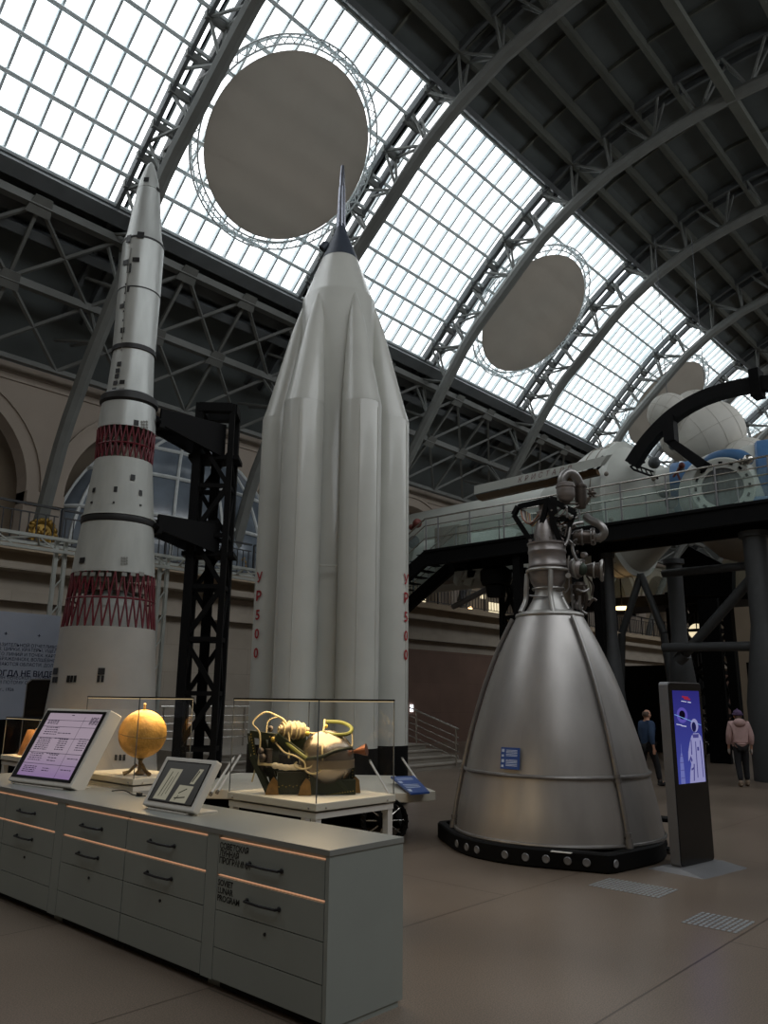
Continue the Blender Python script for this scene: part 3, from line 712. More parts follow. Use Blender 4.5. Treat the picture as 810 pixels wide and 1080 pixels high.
# octagonal white ledge round its foot
LT = thing('barrier_ledge', 'white ledge with cut corners on a dark base before the white rocket', 'barrier', PC)
ln_, lt_ = V((-.787, -.617, 0)), V((.617, -.787, 0))
lw = lambda n_, t_, z: PC + ln_*n_ + lt_*t_ + V((0, 0, z))
lpoly = lambda z: [lw(1.15, -1.15, z), lw(1.15, 1.15, z), lw(2.98, 1.74, z), lw(3.24, 1.42, z), lw(3.24, -1.42, z), lw(2.98, -1.74, z)]
b = MB(); b.hexa(lpoly(.42), lpoly(.53)); b.build('ledge_top', 'cream', LT, smooth=0, bevel=.01)
b = MB(); b.hexa([lw(1.2, -1.3, 0), lw(1.2, 1.3, 0), lw(2.3, 1.3, 0), lw(2.3, -1.3, 0)], [lw(1.2, -.9, .42), lw(1.2, .9, .42), lw(2.9, 1.15, .42), lw(2.9, -1.15, .42)]); b.build('plinth', 'black_m', LT, smooth=0)
for k, (px, py, qx, qy) in enumerate([(413, 842, 391, 804), (442, 826, 425, 801), (222, 838, 246, 800), (229, 836, 253, 797)]):
    t = thing('slanted_rod', ['white slanted rod on the ledge, behind the right edge of the engine case', 'white slanted rod on the ledge, beside the blue sign', 'white slanted rod left of the engine case, outer of two', 'white slanted rod left of the engine case, inner of two'][k], 'rod', fl(px, py, .53), 'white slanted rods around the white rocket')
    p = fl(px, py, .53); q = p + (PC+V((0, 0, 0))-V((p.x, p.y, 0))).normalized()*.95; d = ray(qx, qy); s_ = hypot(q.x, q.y)/hypot(d.x, d.y); q = CP+d*s_
    b = MB(); b.tube(p, q, .014, n=10); b.build('rod_tube', 'white', t)
    b = MB(); b.tube(q, q+(q-p).normalized()*.05, .018, n=10); b.build('end_cap', 'inox', t); b = MB(); b.tube(p, p+(q-p).normalized()*.03, .022, n=10); b.build('end_cap', 'inox', t)
# blue plaque on the ledge
t = thing('blue_sign', 'blue slanted information sign lying on the white ledge by the rocket', 'sign', fl(440, 838, .54))
c4 = [fl(433, 838.5, .54), fl(453, 837, .54), fl(437, 820, .6), fl(412, 820.5, .6)]
b = MB(); nn = (c4[1]-c4[0]).cross(c4[3]-c4[0]).normalized(); b.slab(c4, nn*.02); b.build('sign_board', 'blue_s', t, smooth=0)
b = MB()
def bil(u, v): return c4[0]*(1-u)*(1-v)+c4[1]*u*(1-v)+c4[2]*u*v+c4[3]*(1-u)*v
for (u, v, du, dv) in [(.04, .08, .16, .12), (.04, .55, .16, .12)] : b.slab([bil(u, v)+nn*.021, bil(u+du, v)+nn*.021, bil(u+du, v+dv)+nn*.021, bil(u, v+dv)+nn*.021], nn*.002)
for v in (.28, .36, .44, .75, .83): b.slab([bil(.1, v)+nn*.021, bil(.8, v)+nn*.021, bil(.8, v+.025)+nn*.021, bil(.1, v+.025)+nn*.021], nn*.002)
b.build('print', 'txtw', t, smooth=0)
# wheel of a rover in the gap
wc = fl(405, 890, 0); wc.z = .25
t = thing('rover_wheel', 'black spoked rover wheel behind the right end of the drawer cabinets', 'wheel', (wc.x, wc.y, 0))
wr = frame_of((-.6, -.8, 0)); b = MB()
for z in (-.1, 0, .1): b.torus(wc + wr @ V((0, 0, z)), .245, .014, 30, 6, wr)
for k in range(24):
    a = 2*pi*k/24; p = lambda z, r_=.25: wc + wr @ V((r_*cos(a), r_*sin(a), z)); b.tube(p(-.12), p(.12), .012, n=5)
b.build('rim', 'black', t)
b = MB()
for k in range(10):
    a = 2*pi*k/10; b.tube(wc + wr @ V((.05*cos(a), .05*sin(a), .03)), wc + wr @ V((.24*cos(a), .24*sin(a), 0)), .007, n=5)
b.build('spoke', 'inox', t)
b = MB(); b.lathe([(0, -.12), (.09, -.12), (.1, 0), (.07, .1), (0, .12)], wc, 20, wr); b.tube(wc+wr @ V((0, 0, -.12)), wc+wr @ V((0, 0, -.34)), .04, n=10); b.build('hub', 'black_m', t)
# ================================================================== DRAWER CABINETS
CX0, CX1, CT = 2.98, 3.55, .845
def cabinet(y0, y1, lab, lettered=False, split=True, handles=(.585, .585), rods=None):
    t = thing('drawer_cabinet', lab, 'cabinet', ((CX0+CX1)/2, (y0+y1)/2, 0), 'grey-green drawer cabinets in one row')
    b = MB(); b.box((CX0+.02, y0+.002, .05), (CX1, y1-.002, CT-.03)); b.build('carcass', 'cab', t, smooth=0)
    b = MB(); b.box((CX0+.06, y0+.002, 0), (CX1-.02, y1-.002, .05)); b.build('plinth', 'gap', t, smooth=0)
    g = .0035; zs = [(.606, .790), (.416, .590), (.222, .411), (.055, .217)]
    for i, (z0, z1) in enumerate(zs):
        f = MB(); f.box((CX0, y0+g, z0), (CX0+.022, y1-g, z1))
        fo = f.build('drawer' if i < 2 else 'panel', 'cab', t, smooth=0)
        if i < 2:
            hy = y0+(y1-y0)*handles[i]; hz = z0+.09
            h = MB(); h.path([V((CX0-.001, hy+.135, hz)), V((CX0-.028, hy+.13, hz)), V((CX0-.03, hy, hz-.003)), V((CX0-.028, hy-.13, hz)), V((CX0-.001, hy-.135, hz))], .0075, 8)
            for s_ in (-1, 1): h.ell((CX0-.004, hy+s_*.135, hz), (.006, .016, .014), 10, 6)
            h.build('handle', 'rail', fo)
        if i == 2:
            k = MB(); k.lathe([(0, 0), (.009, 0), (.009, .006), (0, .007)], (CX0-.001, (y0+y1)/2, z1-.045), 12, frame_of((-1, 0, 0))); k.build('lock', 'rail', fo)
    s = MB(); s.box((CX0+.004, y0+.006, .795), (CX0+.02, y1-.006, .7978)); s.box((CX0+.004, y0+.006, .596), (CX0+.02, y1-.006, .5988))
    s.build('light_strip', 'strip', t, smooth=0)
    if lettered:
        for i, w in enumerate(('СОВЕТСКАЯ', 'ЛУННАЯ', 'ПРОГРАММА')): text(w, .046, (CX0-.0015, 3.987, .742-.039*i), (0, -1, 0), (0, 0, 1), 'ink', 'lettering', t, bold=.022, spacing=.93)
        for i, w in enumerate(('SOVIET', 'LUNAR', 'PROGRAM')): text(w, .046, (CX0-.0015, 3.987, .545-.0405*i), (0, -1, 0), (0, 0, 1), 'ink', 'lettering', t, bold=.022, spacing=.93)
    return t
cabinet(3.10, 4.00, 'drawer cabinet lettered Soviet Lunar Program at the right end of the row', True, handles=(.52, .53))
cabinet(4.115, 5.015, 'plain drawer cabinet directly left of the lettered one, below the small tablet', handles=(.52, .53))
cabinet(5.02, 5.90, 'drawer cabinet third from the lettered end, below the moon globe case', handles=(.52, .54))
cabinet(6.03, 6.93, 'drawer cabinet fourth from the lettered end, below the large slanted screen', handles=(.54, .54))
cabinet(6.935, 7.83, 'drawer cabinet at the left edge of the photograph, last of the row in view', handles=(.54, .54))
for i, (y0, y1) in enumerate(((4.0, 4.115), (5.90, 6.03))):
    b = MB(); b.box((CX0, y0+.003, .05), (CX1, y1-.003, CT-.03)); b.box((CX0+.06, y0+.003, 0), (CX1-.02, y1-.003, .05))
    tag(b.build('filler_post', 'cab', smooth=0), ['narrow grey-green filler panel left of the lettered cabinet', 'narrow grey-green filler panel below the large slanted screen'][i], 'filler panel', 'filler panels between cabinets')
b = MB(); b.box((CX0-.004, 3.066, CT-.03), (CX1+.004, 8.2, CT)); 
tag(b.build('countertop', 'top', smooth=0, bevel=.002), 'long grey countertop running over the whole row of drawer cabinets', 'countertop')
b = MB(); b.box((CX0, 3.07, .03), (CX1, 3.097, CT-.031)); b.box((CX0+.03, 3.075, 0), (CX1-.03, 3.09, .03))
tag(b.build('end_panel', 'cab', smooth=0), 'plain grey-green end panel closing the right end of the cabinet row', 'end panel')
b = MB(); b.box((CX0, 7.84, .05), (CX1, 8.18, CT-.031)); b.box((CX0+.06, 7.85, 0), (CX1-.02, 8.17, .05)); tag(b.build('side_cabinet', 'cab', smooth=0), 'plain grey-green cabinet end beyond the left edge', 'cabinet')

# ------------------------------------------------------------------ slanted screens on the counter
def slanted(name, lab, BL, BR, TL, TR, thick, scr_in, screenmat, deco, foot=True):
    BL, BR, TL, TR = map(V, (BL, BR, TL, TR)); t = thing(name, lab, 'screen', ((BL.x+BR.x)/2, (BL.y+BR.y)/2, CT))
    xd = (BR-BL).normalized(); yd = (TL-BL).normalized(); n = xd.cross(yd).normalized()      # n faces the viewer
    back = -n*thick
    b = MB(); b.slab([BL, BR, TR, TL], back); b.build('housing', 'white', t, smooth=0, bevel=.008)
    W, Hh = (BR-BL).length, (TL-BL).length
    q = lambda u, v, d=0: BL+xd*(u*W)+yd*(v*Hh)+n*d
    u0_, v0_, u1_, v1_ = scr_in
    b = MB(); b.slab([q(u0_, v0_, .0005), q(u1_, v0_, .0005), q(u1_, v1_, .0005), q(u0_, v1_, .0005)], n*.003); b.build('bezel', 'bezel', t, smooth=0)
    deco(t, q, n, xd, yd)
    f = MB(); c = (BL+BR)/2+(TL-BL)*.3+back; base = V((c.x+.02, c.y, CT+.004))
    p1 = BL+xd*W*.12; p2 = BR-xd*W*.12
    f.slab([V((p1.x, p1.y, CT)), V((p2.x, p2.y, CT)), V((p2.x+.24, p2.y-.02, CT)), V((p1.x+.24, p1.y-.02, CT))], V((0, 0, .012)))
    f.beam(c-n*.01, base, .16, .05, up=xd); f.build('stand', 'white', t, smooth=0, bevel=.003)
    return t
def deco_doc(t, q, n, xd, yd):
    u0_, v0_, u1_, v1_ = .1, .085, .925, .93
    s = MB(); s.quad(q(u0_, v0_, .0045), q(u1_, v0_, .0045), q(u1_, v1_, .0045), q(u0_, v1_, .0045))
    s.build('display', screen_mat('lilac_document_screen', '#a184b4', '#bba9b8', .62, 2, 0, .4), t, smooth=0)
    d = MB(); U = lambda u, v: q(u0_+(u1_-u0_)*u, v0_+(v1_-v0_)*v, .005)
    def ln(a, b, w):
        A, B = U(*a), U(*b); dd = (B-A).normalized(); pp = dd.cross(n)*w; d.quad(A-pp, B-pp, B+pp, A+pp)
    for v in (.21, .385, .62, .80, .905): ln((.0, v-.02), (1, v-.02), .002)
    ln((.72, 0), (.72, .95), .002); ln((.02, 0), (.02, .02), .001)
    rnd = random.Random(4)
    for (ua, ub, va, vb, n_) in [(.05, .3, .23, .36, 4), (.42, .58, .23, .36, 3), (.05, .3, .4, .6, 7), (.45, .62, .41, .6, 6), (.08, .33, .64, .78, 4), (.05, .26, .815, .885, 3), (.82, .98, .42, .62, 6), (.84, .99, .83, .95, 6), (.05, .3, .05, .16, 4), (.42, .55, .08, .15, 2), (.76, .95, .1, .16, 1), (.78, .97, .28, .32, 1), (.35, .6, .66, .7, 1), (.35, .6, .35, .365, 1), (.35, .62, .59, .6, 1), (.45, .5, .96, .98, 1)]:
        for i in range(n_):
            v = va+(vb-va)*(i+.5)/n_; u = ua
            while u < ub:
                w = rnd.uniform(.02, .06); ln((u, v), (min(ub, u+w), v), .0035); u += w+.012
    d.build('document_print', emis('screen_ink', '#3c3448', .5), t, smooth=0)
slanted('slanted_screen', 'large slanted white-framed touch screen showing a typed document table on the counter', (3.115, 7.262, .872), (3.232, 6.345, .872), (3.405, 7.262, 1.482), (3.525, 6.345, 1.48), .135, (.022, .05, .965, .965), None, deco_doc)
def deco_tab(t, q, n, xd, yd):
    s = MB(); s.quad(q(.095, .115, .004), q(.925, .115, .004), q(.925, .9, .004), q(.095, .9, .004)); s.build('display', screen_mat('grey_gallery_screen', '#565553', '#6a6a68', .28, 2), t, smooth=0)
    d = MB()
    d.quad(q(.16, .14, .0045), q(.42, .14, .0045), q(.47, .76, .0045), q(.22, .76, .0045)); d.quad(q(.5, .13, .0045), q(.8, .13, .0045), q(.82, .46, .0045), q(.55, .46, .0045)); d.quad(q(.72, .5, .0045), q(.8, .5, .0045), q(.86, .8, .0045), q(.78, .8, .0045))
    d.build('picture', emis('gallery_picture', '#b9b49f', .42), t, smooth=0)
    for (a, b_, c) in [((.24, .2), (.3, .7), .004), ((.3, .2), (.35, .6), .003), ((.56, .2), (.75, .24), .004), ((.6, .3), (.72, .4), .004), ((.75, .54), (.8, .76), .005), ((.36, .25), (.41, .7), .003), ((.58, .16), (.62, .26), .003)]:
        e = MB(); A, B = q(*a, .005), q(*b_, .005); pp = (B-A).normalized().cross(n)*c; e.quad(A-pp, B-pp, B+pp, A+pp)
        e.build('picture_line', emis('gallery_ink', '#4b4a40', .25), t, smooth=0)
slanted('slanted_tablet', 'small slanted white-framed tablet screen showing grey photographs on the counter', (3.118, 5.085, .872), (3.14, 4.515, .872), (3.288, 5.085, 1.182), (3.312, 4.515, 1.184), .055, (.075, .095, .94, .92), None, deco_tab)
# little cable plug on the counter
b = MB(); b.path(spline([V((3.46, 6.1, CT+.006)), V((3.48, 5.95, CT+.02)), V((3.45, 5.75, CT+.006)), V((3.46, 5.6, CT+.01))]), .005, 6); b.box((3.44, 5.66, CT), (3.47, 5.7, CT+.028))
tag(b.build('cable', 'ink'), 'short black cable with a plug lying on the counter under the globe case', 'cable')

# ------------------------------------------------------------------ glass cases behind the counter
def glass_case(name, lab, x0, x1, y0, y1, z0, z1, strip=True, base_h=.05):
    t = thing(name, lab, 'display case', ((x0+x1)/2, (y0+y1)/2, 0), 'glass display cases behind the counter')
    b = MB(); b.box((x0-.012, y0-.012, z0), (x1+.012, y1+.012, z0+base_h)); b.build('base_board', 'cream', t, smooth=0, bevel=.004)
    e = .004; gz0, gz1 = z0+base_h, z1-.012
    for a, c in (((x0, y0), (x0, y1)), ((x1, y0), (x1, y1)), ((x0, y0), (x1, y0)), ((x0, y1), (x1, y1))):
        g = MB(); g.quad((*a, gz0), (*c, gz0), (*c, gz1), (*a, gz1)); g.build('glass_pane', 'glass', t, smooth=0)
    b = MB(); b.box((x0-.004, y0-.004, z1-.012), (x1+.004, y1+.004, z1))
    b.build('lid', 'bezel', t, smooth=0)
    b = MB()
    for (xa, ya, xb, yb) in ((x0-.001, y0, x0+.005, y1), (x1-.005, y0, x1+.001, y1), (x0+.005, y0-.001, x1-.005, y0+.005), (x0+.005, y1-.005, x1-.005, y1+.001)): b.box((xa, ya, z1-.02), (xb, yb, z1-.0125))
    b.build('edge_glint', 'edge', t, smooth=0)  # thin glowing strips imitate the highlight along the top glass edges
    for (x, y) in ((x0, y0), (x1, y0), (x0, y1), (x1, y1)):
        b = MB(); b.box((x-.003, y-.003, gz0), (x+.003, y+.003, gz1)); b.build('glass_edge', 'steel_d', t, smooth=0)
    b = MB(); b.box((x0, y0, z0-.05), (x1, y1, z0-.012)); b.build('table_frame', 'white', t, smooth=0)
    for (x, y) in ((x0+.03, y0+.03), (x1-.03, y0+.03), (x0+.03, y1-.03), (x1-.03, y1-.03)):
        l = MB(); l.box((x-.025, y-.025, 0), (x+.025, y+.025, z0-.05)); l.build('leg', 'white', t, smooth=0)
    b = MB()
    for (x, y) in ((x0-.012, y0+.06), (x0-.012, y1-.06), (x0+.08, y0-.012), (x1-.08, y0-.012)): b.ell((x, y, z0+.018), .008, 8, 6)
    b.build('lock', 'inox', t)
    return t
def warm_light(name, loc, power, size, col=(1, .78, .48)):
    l = bpy.data.lights.new(name, 'AREA'); l.energy = power; l.color = col; l.shape = 'RECTANGLE'; l.size, l.size_y = size
    o = bpy.data.objects.new(name, l); COL.objects.link(o); o.location = loc; return o
EC = (3.775, 4.55, 4.03, 4.975, .865, 1.592)
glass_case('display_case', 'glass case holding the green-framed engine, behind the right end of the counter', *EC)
GC = (3.70, 4.24, 6.19, 7.1, .87, 1.592)
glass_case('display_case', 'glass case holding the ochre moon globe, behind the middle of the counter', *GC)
LC = (3.75, 4.25, 8.15, 8.95, .92, 1.365)
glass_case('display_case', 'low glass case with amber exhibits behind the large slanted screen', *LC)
warm_light('engine_case_light', (4.15, 4.5, 1.57), 10, (.6, .8), (1, .77, .47)); warm_light('globe_case_light', (4.02, 6.5, 1.57), 11, (.45, .6), (1, .74, .4)); warm_light('small_case_light', (4.0, 8.55, 1.345), 9, (.5, .5), (1, .7, .35))
# amber exhibits in the low case
for i, y in enumerate((8.36, 8.52, 8.72)):
    b = MB(); b.hexa([V((3.84, y-.05, 0.972)), V((3.96, y-.05, 0.972)), V((3.96, y+.07, 0.972)), V((3.84, y+.07, 0.972))], [V((3.92, y-.05, 1.27-.02*i)), V((3.95, y-.05, 1.27-.02*i)), V((3.95, y+.07, 1.27-.02*i)), V((3.92, y+.07, 1.27-.02*i))])
    tag(b.build('exhibit_book', ['yellow', 'case_wood', 'case_wood'][i], smooth=0), ['bright yellow panel standing in the low glass case at left', 'brown upright exhibit in the low glass case, next to the yellow panel', 'brown upright exhibit at the left end of the low glass case'][i], 'exhibit', 'exhibits in the low glass case')
# moon globe
gcx = atd(150.5, 774, 7.55); gr = .208
t = thing('moon_globe', 'ochre moon globe on a dark three-legged stand inside the glass case', 'globe', (gcx.x, gcx.y, GC[4]+.05))
b = MB(); b.ell(gcx, gr, 48, 28); b.build('globe', 'moon', t)
b = MB(); b.tube(gcx+V((0, 0, gr-.01)), gcx+V((0, 0, gr+.04)), .012, n=10); b.ell(gcx+V((0, 0, gr+.045)), .014, 10, 6); b.torus(gcx, gr+.001, .0025, 48, 5, Matrix.Rotation(.15, 3, 'X')); b.build('axis_cap', 'brass', t)
b = MB(); zb = GC[4]+.052
b.lathe([(.03, zb), (.05, zb+.01), (.022, zb+.04), (.018, gcx.z-gr-.02), (.05, gcx.z-gr+.02)], (gcx.x, gcx.y, 0), 20); b.build('column', 'brass', t)
for k in range(3):
    a = k*2.094+.6; b = MB(); c = V((gcx.x, gcx.y, zb)); d = V((cos(a), sin(a), 0))
    b.path([c+d*.03+V((0, 0, .09)), c+d*.09+V((0, 0, .03)), c+d*.14+V((0, 0, .012))], [.014, .014, .02], 8); b.build('leg', 'brass', t)

# ------------------------------------------------------------------ engine inside the right case
D0 = 6.05
EN = thing('spacecraft_engine', 'spacecraft engine with silver ball tank and green riveted frame inside the glass case', 'engine', (4.15, 4.5, EC[4]+.05))
zf = EC[4]+.052
def e(x, y, d=0.0): return atd(250+x/5.786, 740+y/5.786, D0+d)
s1 = 1/5.786*depth(e(400, 350))/F          # metres per crop pixel
vx = (e(500, 350)-e(300, 350)).normalized(); vd = V((e(400, 350).x, e(400, 350).y, 0)).normalized()
def eb(x0, y0, x1, y1, d0, d1, mb):         # box spanning a sighted rectangle, from depth d0 to d1
    a, b_ = e(x0, y1, 0), e(x1, y0, 0); w = (e(x1, y1)-e(x0, y1)).length; z0, z1 = max(zf, e(x0, y1).z), e(x0, y0).z
    p = V((a.x, a.y, 0)); mb.hexa([p+vd*d0+V((0, 0, z0)), p+vx*w+vd*d0+V((0, 0, z0)), p+vx*w+vd*d1+V((0, 0, z0)), p+vd*d1+V((0, 0, z0))], [p+vd*d0+V((0, 0, z1)), p+vx*w+vd*d0+V((0, 0, z1)), p+vx*w+vd*d1+V((0, 0, z1)), p+vd*d1+V((0, 0, z1))])
tc_ = e(548, 345, .05); tr = 168*s1
b = MB(); b.ell(tc_, tr, 40, 24); bo = b.build('ball_tank', 'tank', EN)
b = MB(); b.lathe([(tr*1.0, -.028), (tr*1.02, -.028), (tr*1.02, .03), (tr*1.0, .03)], tc_-V((0, 0, .035)), 40); b.build('tank_band', 'pump', bo)
b = MB(); b.lathe([(.02, -.03), (.035, -.02), (.05, .0)], tc_-V((0, 0, tr+.005)), 16); b.build('outlet', 'tank', bo)
# frame
b = MB()
eb(430, 470, 720, 600, -.06, -.04, b); eb(240, 430, 435, 595, -.03, -.01, b); eb(430, 420, 490, 600, -.08, -.05, b)
eb(690, 400, 722, 580, .1, .14, b); eb(180, 210, 250, 430, .06, .1, b); eb(240, 450, 720, 590, .22, .24, b)
b.beam(e(82, 190, .1), e(95, 330, .1), .05, .05); b.beam(e(95, 330, .08), e(200, 560, .02), .06, .04); b.beam(e(80, 195, .1), e(230, 215, .06), .05, .05)
b.beam(e(240, 210, .0), e(430, 350, -.05), .035, .05); b.beam(e(75, 220, .1), e(120, 400, .1), .04, .03)
eb(195, 215, 420, 330, .16, .2, b); eb(120, 330, 240, 470, .12, .16, b); eb(250, 420, 430, 470, .02, .18, b); b.beam(e(150, 200, .12), e(240, 560, .1), .05, .05); b.beam(e(600, 470, -.05), e(690, 560, -.05), .03, .03)
b.build('riveted_frame', 'olive', EN, smooth=0, bevel=.003)
for (x, y0, y1, rr, d) in ((195, 285, 400, 20, .02), (150, 300, 420, 16, .06), (230, 210, 260, 14, .03)):
    b = MB(); b.tube(e(x, y0, d), e(x, y1, d), rr*s1, n=14); b.torus(e(x, y0+6, d), rr*s1, .004, 16, 5); b.build('actuator', 'bronze', EN)
b = MB()
for k in range(9): b.ell(e(440, 435+k*18, -.082), .0045, 6, 4); b.ell(e(84+k*3, 200+k*17, .072), .005, 6, 4)
for k in range(14): b.ell(e(500+k*16, 578-k*2.5, -.063), .0045, 6, 4)
for k in range(12): b.ell(e(200+k*9, 215+(k % 3)*14, .03), .006, 6, 4)
for k in range(8): b.ell(e(255+k*22, 520-(k % 2)*8, -.034), .0045, 6, 4); b.ell(e(705, 420+k*19, .095), .004, 6, 4)
b.build('rivet', 'rivet', EN)
for (x, d) in ((215, -.02), (415, -.075), (715, .08)):
    b = MB(); c = e(x, 560, d); c.z = zf; b.slab([c-vx*.05, c+vx*.045, c+vx*.035+V((0, 0, .09)), c+vx*.005+V((0, 0, .12)), c-vx*.03+V((0, 0, .07))], -vd*.025); b.build('foot_bracket', 'footb', EN, smooth=0)
# turbopump
pa, pb = e(258, 172, .02), e(436, 178, .1); ax = (pb-pa).normalized(); L = (pb-pa).length; FR = frame_of(ax); r_ = 52*s1
b = MB(); b.lathe([(0, 0), (r_*.55, 0), (r_*.6, .02), (r_*.75, .04), (r_*.8, L*.25), (r_, L*.3), (r_*1.05, L*.35), (r_, L*.4), (r_*1.02, L*.6), (r_*1.08, L*.63), (r_*.95, L*.7), (r_*.8, L*.85), (r_*.45, L*.9), (r_*.4, L), (0, L)], pa, 28, FR); po = b.build('turbopump', 'pump', EN)
b = MB()
for z in (.1, .32, .5, .62, .8): b.torus(pa+ax*L*z, r_*(1.02 if .3 < z < .7 else .85), .006, 28, 6, FR)
b.torus(pa+ax*-.002, r_*.3, .008, 16, 6, FR); b.build('pump_ring', 'whose', po)
def hose(pts, r, mat, nm): MB().path(spline([e(*p) for p in pts], 5), r, 8).build(nm, mat, EN)
hose([(425, 350, -.1), (520, 335, -.16), (600, 300, -.15), (700, 282, -.02)], .013, 'olive', 'green_hose')
hose([(530, 190, .0), (600, 203, -.04), (680, 195, .0), (698, 160, .08), (640, 128, .14), (545, 122, .16)], .014, 'hose', 'green_hose')
hose([(240, 205, .02), (300, 250, -.02), (360, 300, -.06), (430, 352, -.1)], .015, 'hose', 'green_hose')
hose([(130, 380, .0), (140, 200, .02), (95, 130, .06), (170, 65, .1), (250, 90, .08), (300, 130, .02), (320, 250, -.02), (315, 345, -.04)], .0065, 'whose', 'white_hose')
hose([(180, 190, .05), (190, 120, .08), (250, 95, .08), (290, 125, .04)], .005, 'whose', 'white_hose')
hose([(75, 210, .08), (85, 330, .08), (110, 400, .06), (90, 490, .04)], .006, 'whose', 'white_hose')
hose([(235, 250, .0), (290, 310, -.05), (350, 330, -.08), (410, 370, -.1), (420, 420, -.11), (470, 440, -.13), (520, 400, -.14), (520, 290, -.14), (535, 200, -.02)], .0065, 'whose', 'white_hose')
hose([(365, 370, -.05), (350, 390, -.08), (390, 410, -.1), (450, 400, -.12), (475, 350, -.12)], .007, 'whose', 'white_hose')
hose([(430, 190, .08), (520, 190, .0), (535, 110, .06)], .008, 'whose', 'white_hose')
hose([(700, 175, .08), (705, 250, .04), (690, 300, -.02)], .005, 'whose', 'white_hose')
hose([(128, 380, .02), (200, 385, .0), (260, 395, -.04), (330, 400, -.06), (395, 398, -.07)], .011, 'whose', 'white_hose')
b = MB(); b.path(spline([e(215, 388, -.02), e(260, 395, -.04), (e(300, 402, -.05)), e(375, 398, -.07)], 4), [.014]+[.021+.003*sin(k*2.1) for k in range(11)]+[.014], 10); b.build('wrapped_pipe', 'wrap', EN)
b = MB(); c = e(712, 305, .02); b.lathe([(.012, 0), (.02, .03), (.032, .06), (.045, .1)], c, 16, frame_of(vx*.9+vd*-.3+V((0, 0, .15)))); b.build('thruster_nozzle', 'copper', EN)
for (x, y, rr) in ((205, 165, 16), (220, 230, 14), (155, 340, 22), (145, 300, 18), (545, 150, 10), (430, 195, 14), (390, 390, 18)):
    b = MB(); c = e(x, y, .0); b.lathe([(0, -rr*s1), (rr*s1, -rr*s1*.8), (rr*s1, rr*s1*.5), (rr*s1*.5, rr*s1), (0, rr*s1*1.1)], c, 12, frame_of((-.4, -.6, .6))); b.build('fitting', 'bronze' if rr > 15 else 'rivet', EN)

# ------------------------------------------------------------------ text board, white truss frame, dark kiosk at left
TB = thing('text_board', 'pale blue-grey board with Russian text behind the silver rocket at left', 'text board', (3.9, 11.25, 0))
b = MB(); b.box((.9, 11.2, 1.27), (5.3, 11.26, 2.72)); b.build('board_panel', 'board', TB, smooth=0)
bot = ony(0, 759, 11.19).z; 
def tx(s, y, size, mat, bold=0, x=None):
    p = ony(0, y, 11.185) if x is None else ony(x, y, 11.185)
    return p
lines = [(588, .098, 'С ПОРАЗИТЕЛЬНОЙ ОТЧЕТЛИВОСТЬЮ', 'АЗИТЕЛЬНОЙ ОТЧЕТЛИВОСТЬЮ', 'navy', 0)]
rows = [(590.5, 'ПОР', 'АЗИТЕЛЬНОЙ ОТЧЕТЛИВОСТЬЮ'), (605, 'МОР', 'Я, ЦИРКИ, КРАТЕРЫ, УЩЕЛЬЯ'), (620, 'МНОГО', 'ГО ЛИНИЙ И ТОЧЕК. КАРТА'), (634, 'В ПРЕО', 'БРАЖЕННОМ, ВОЛШЕБНОМ'), (649, 'ОТКРЫ', 'ВАЮТСЯ ОБЛАСТИ, ДОЛИНЫ')]
zr = {}
for (cy, a, s) in [(679.5, '', 'АЗИТЕЛЬНОЙ ОТЧЕТЛИВОСТЬЮ'), (684, '', 'Я, ЦИРКИ, КРАТЕРЫ, УЩЕЛЬЯ'), (689.5, '', 'ГО ЛИНИЙ И ТОЧЕК. КАРТА'), (694.5, '', 'БРАЖЕННОМ, ВОЛШЕБНОМ'), (700, '', 'ВАЮТСЯ ОБЛАСТИ, ДОЛИНЫ')]:
    p = ony(0, cy, 11.19); text(s, .062, (p.x-.02, 11.195, p.z-.02), (1, 0, 0), (0, 0, 1), 'navy', 'lettering', TB)
p = ony(0, 709, 11.19); text('НИКОГДА НЕ ВИДЕЛИ', .105, (p.x-.27, 11.195, p.z-.045), (1, 0, 0), (0, 0, 1), 'navy', 'lettering', TB, bold=.02)
for cy, s in ((714.5, 'ИН ТЕЛЕСКОП... ПУТЕШЕСТ'), (719.5, 'И ПОТОМУ ОН')):
    p = ony(0, cy, 11.19); text(s, .062, (p.x-.02, 11.195, p.z-.02), (1, 0, 0), (0, 0, 1), 'navy', 'lettering', TB)
p = ony(0, 727, 11.19); text('г., 1926', .06, (p.x, 11.195, p.z-.02), (1, 0, 0), (0, 0, 1), 'navy', 'lettering', TB)
b = MB()
for (x, y) in ((6.5, 668), (41.5, 670.5)):
    p = ony(x, y, 11.19); b.box((p.x-.02, 11.192, p.z-.003), (p.x+.02, 11.198, p.z+.003)); b.box((p.x-.003, 11.192, p.z-.02), (p.x+.003, 11.198, p.z+.02))
b.build('small_cross', 'navy', TB, smooth=0)
for x in (1.2, 5.0):
    b = MB(); b.box((x-.05, 11.26, 0), (x+.05, 11.36, 2.6)); b.build('post', 'black_m', TB, smooth=0)
b = MB(); b.box((.9, 11.21, .02), (5.3, 11.26, 1.27)); part_label(b.build('lower_panel', 'black_m', TB, smooth=0), 'dark panel under the text')
WF = thing('white_truss_frame', 'white lattice frame on posts rising above the text board at left', 'frame', (4.0, 12.3, 0))
xp = ony(62, 600, 12.3).x; zt = ony(62, 570, 12.3).z
for x, dx in ((xp, .06), (xp-5.2, .06), (ony(171, 620, 12.3).x, .06)):
    b = MB()
    for s_ in (-1, 1):
        b.box((x+s_*.075-.028, 12.27, 0), (x+s_*.075+.028, 12.33, zt))
    for k in range(9): b.beam(V((x-.075, 12.3, .3+k*.42)), V((x+.075, 12.3, .5+k*.42)), .02)
    b.build('post', 'frame_w', WF, smooth=0)
b = MB()
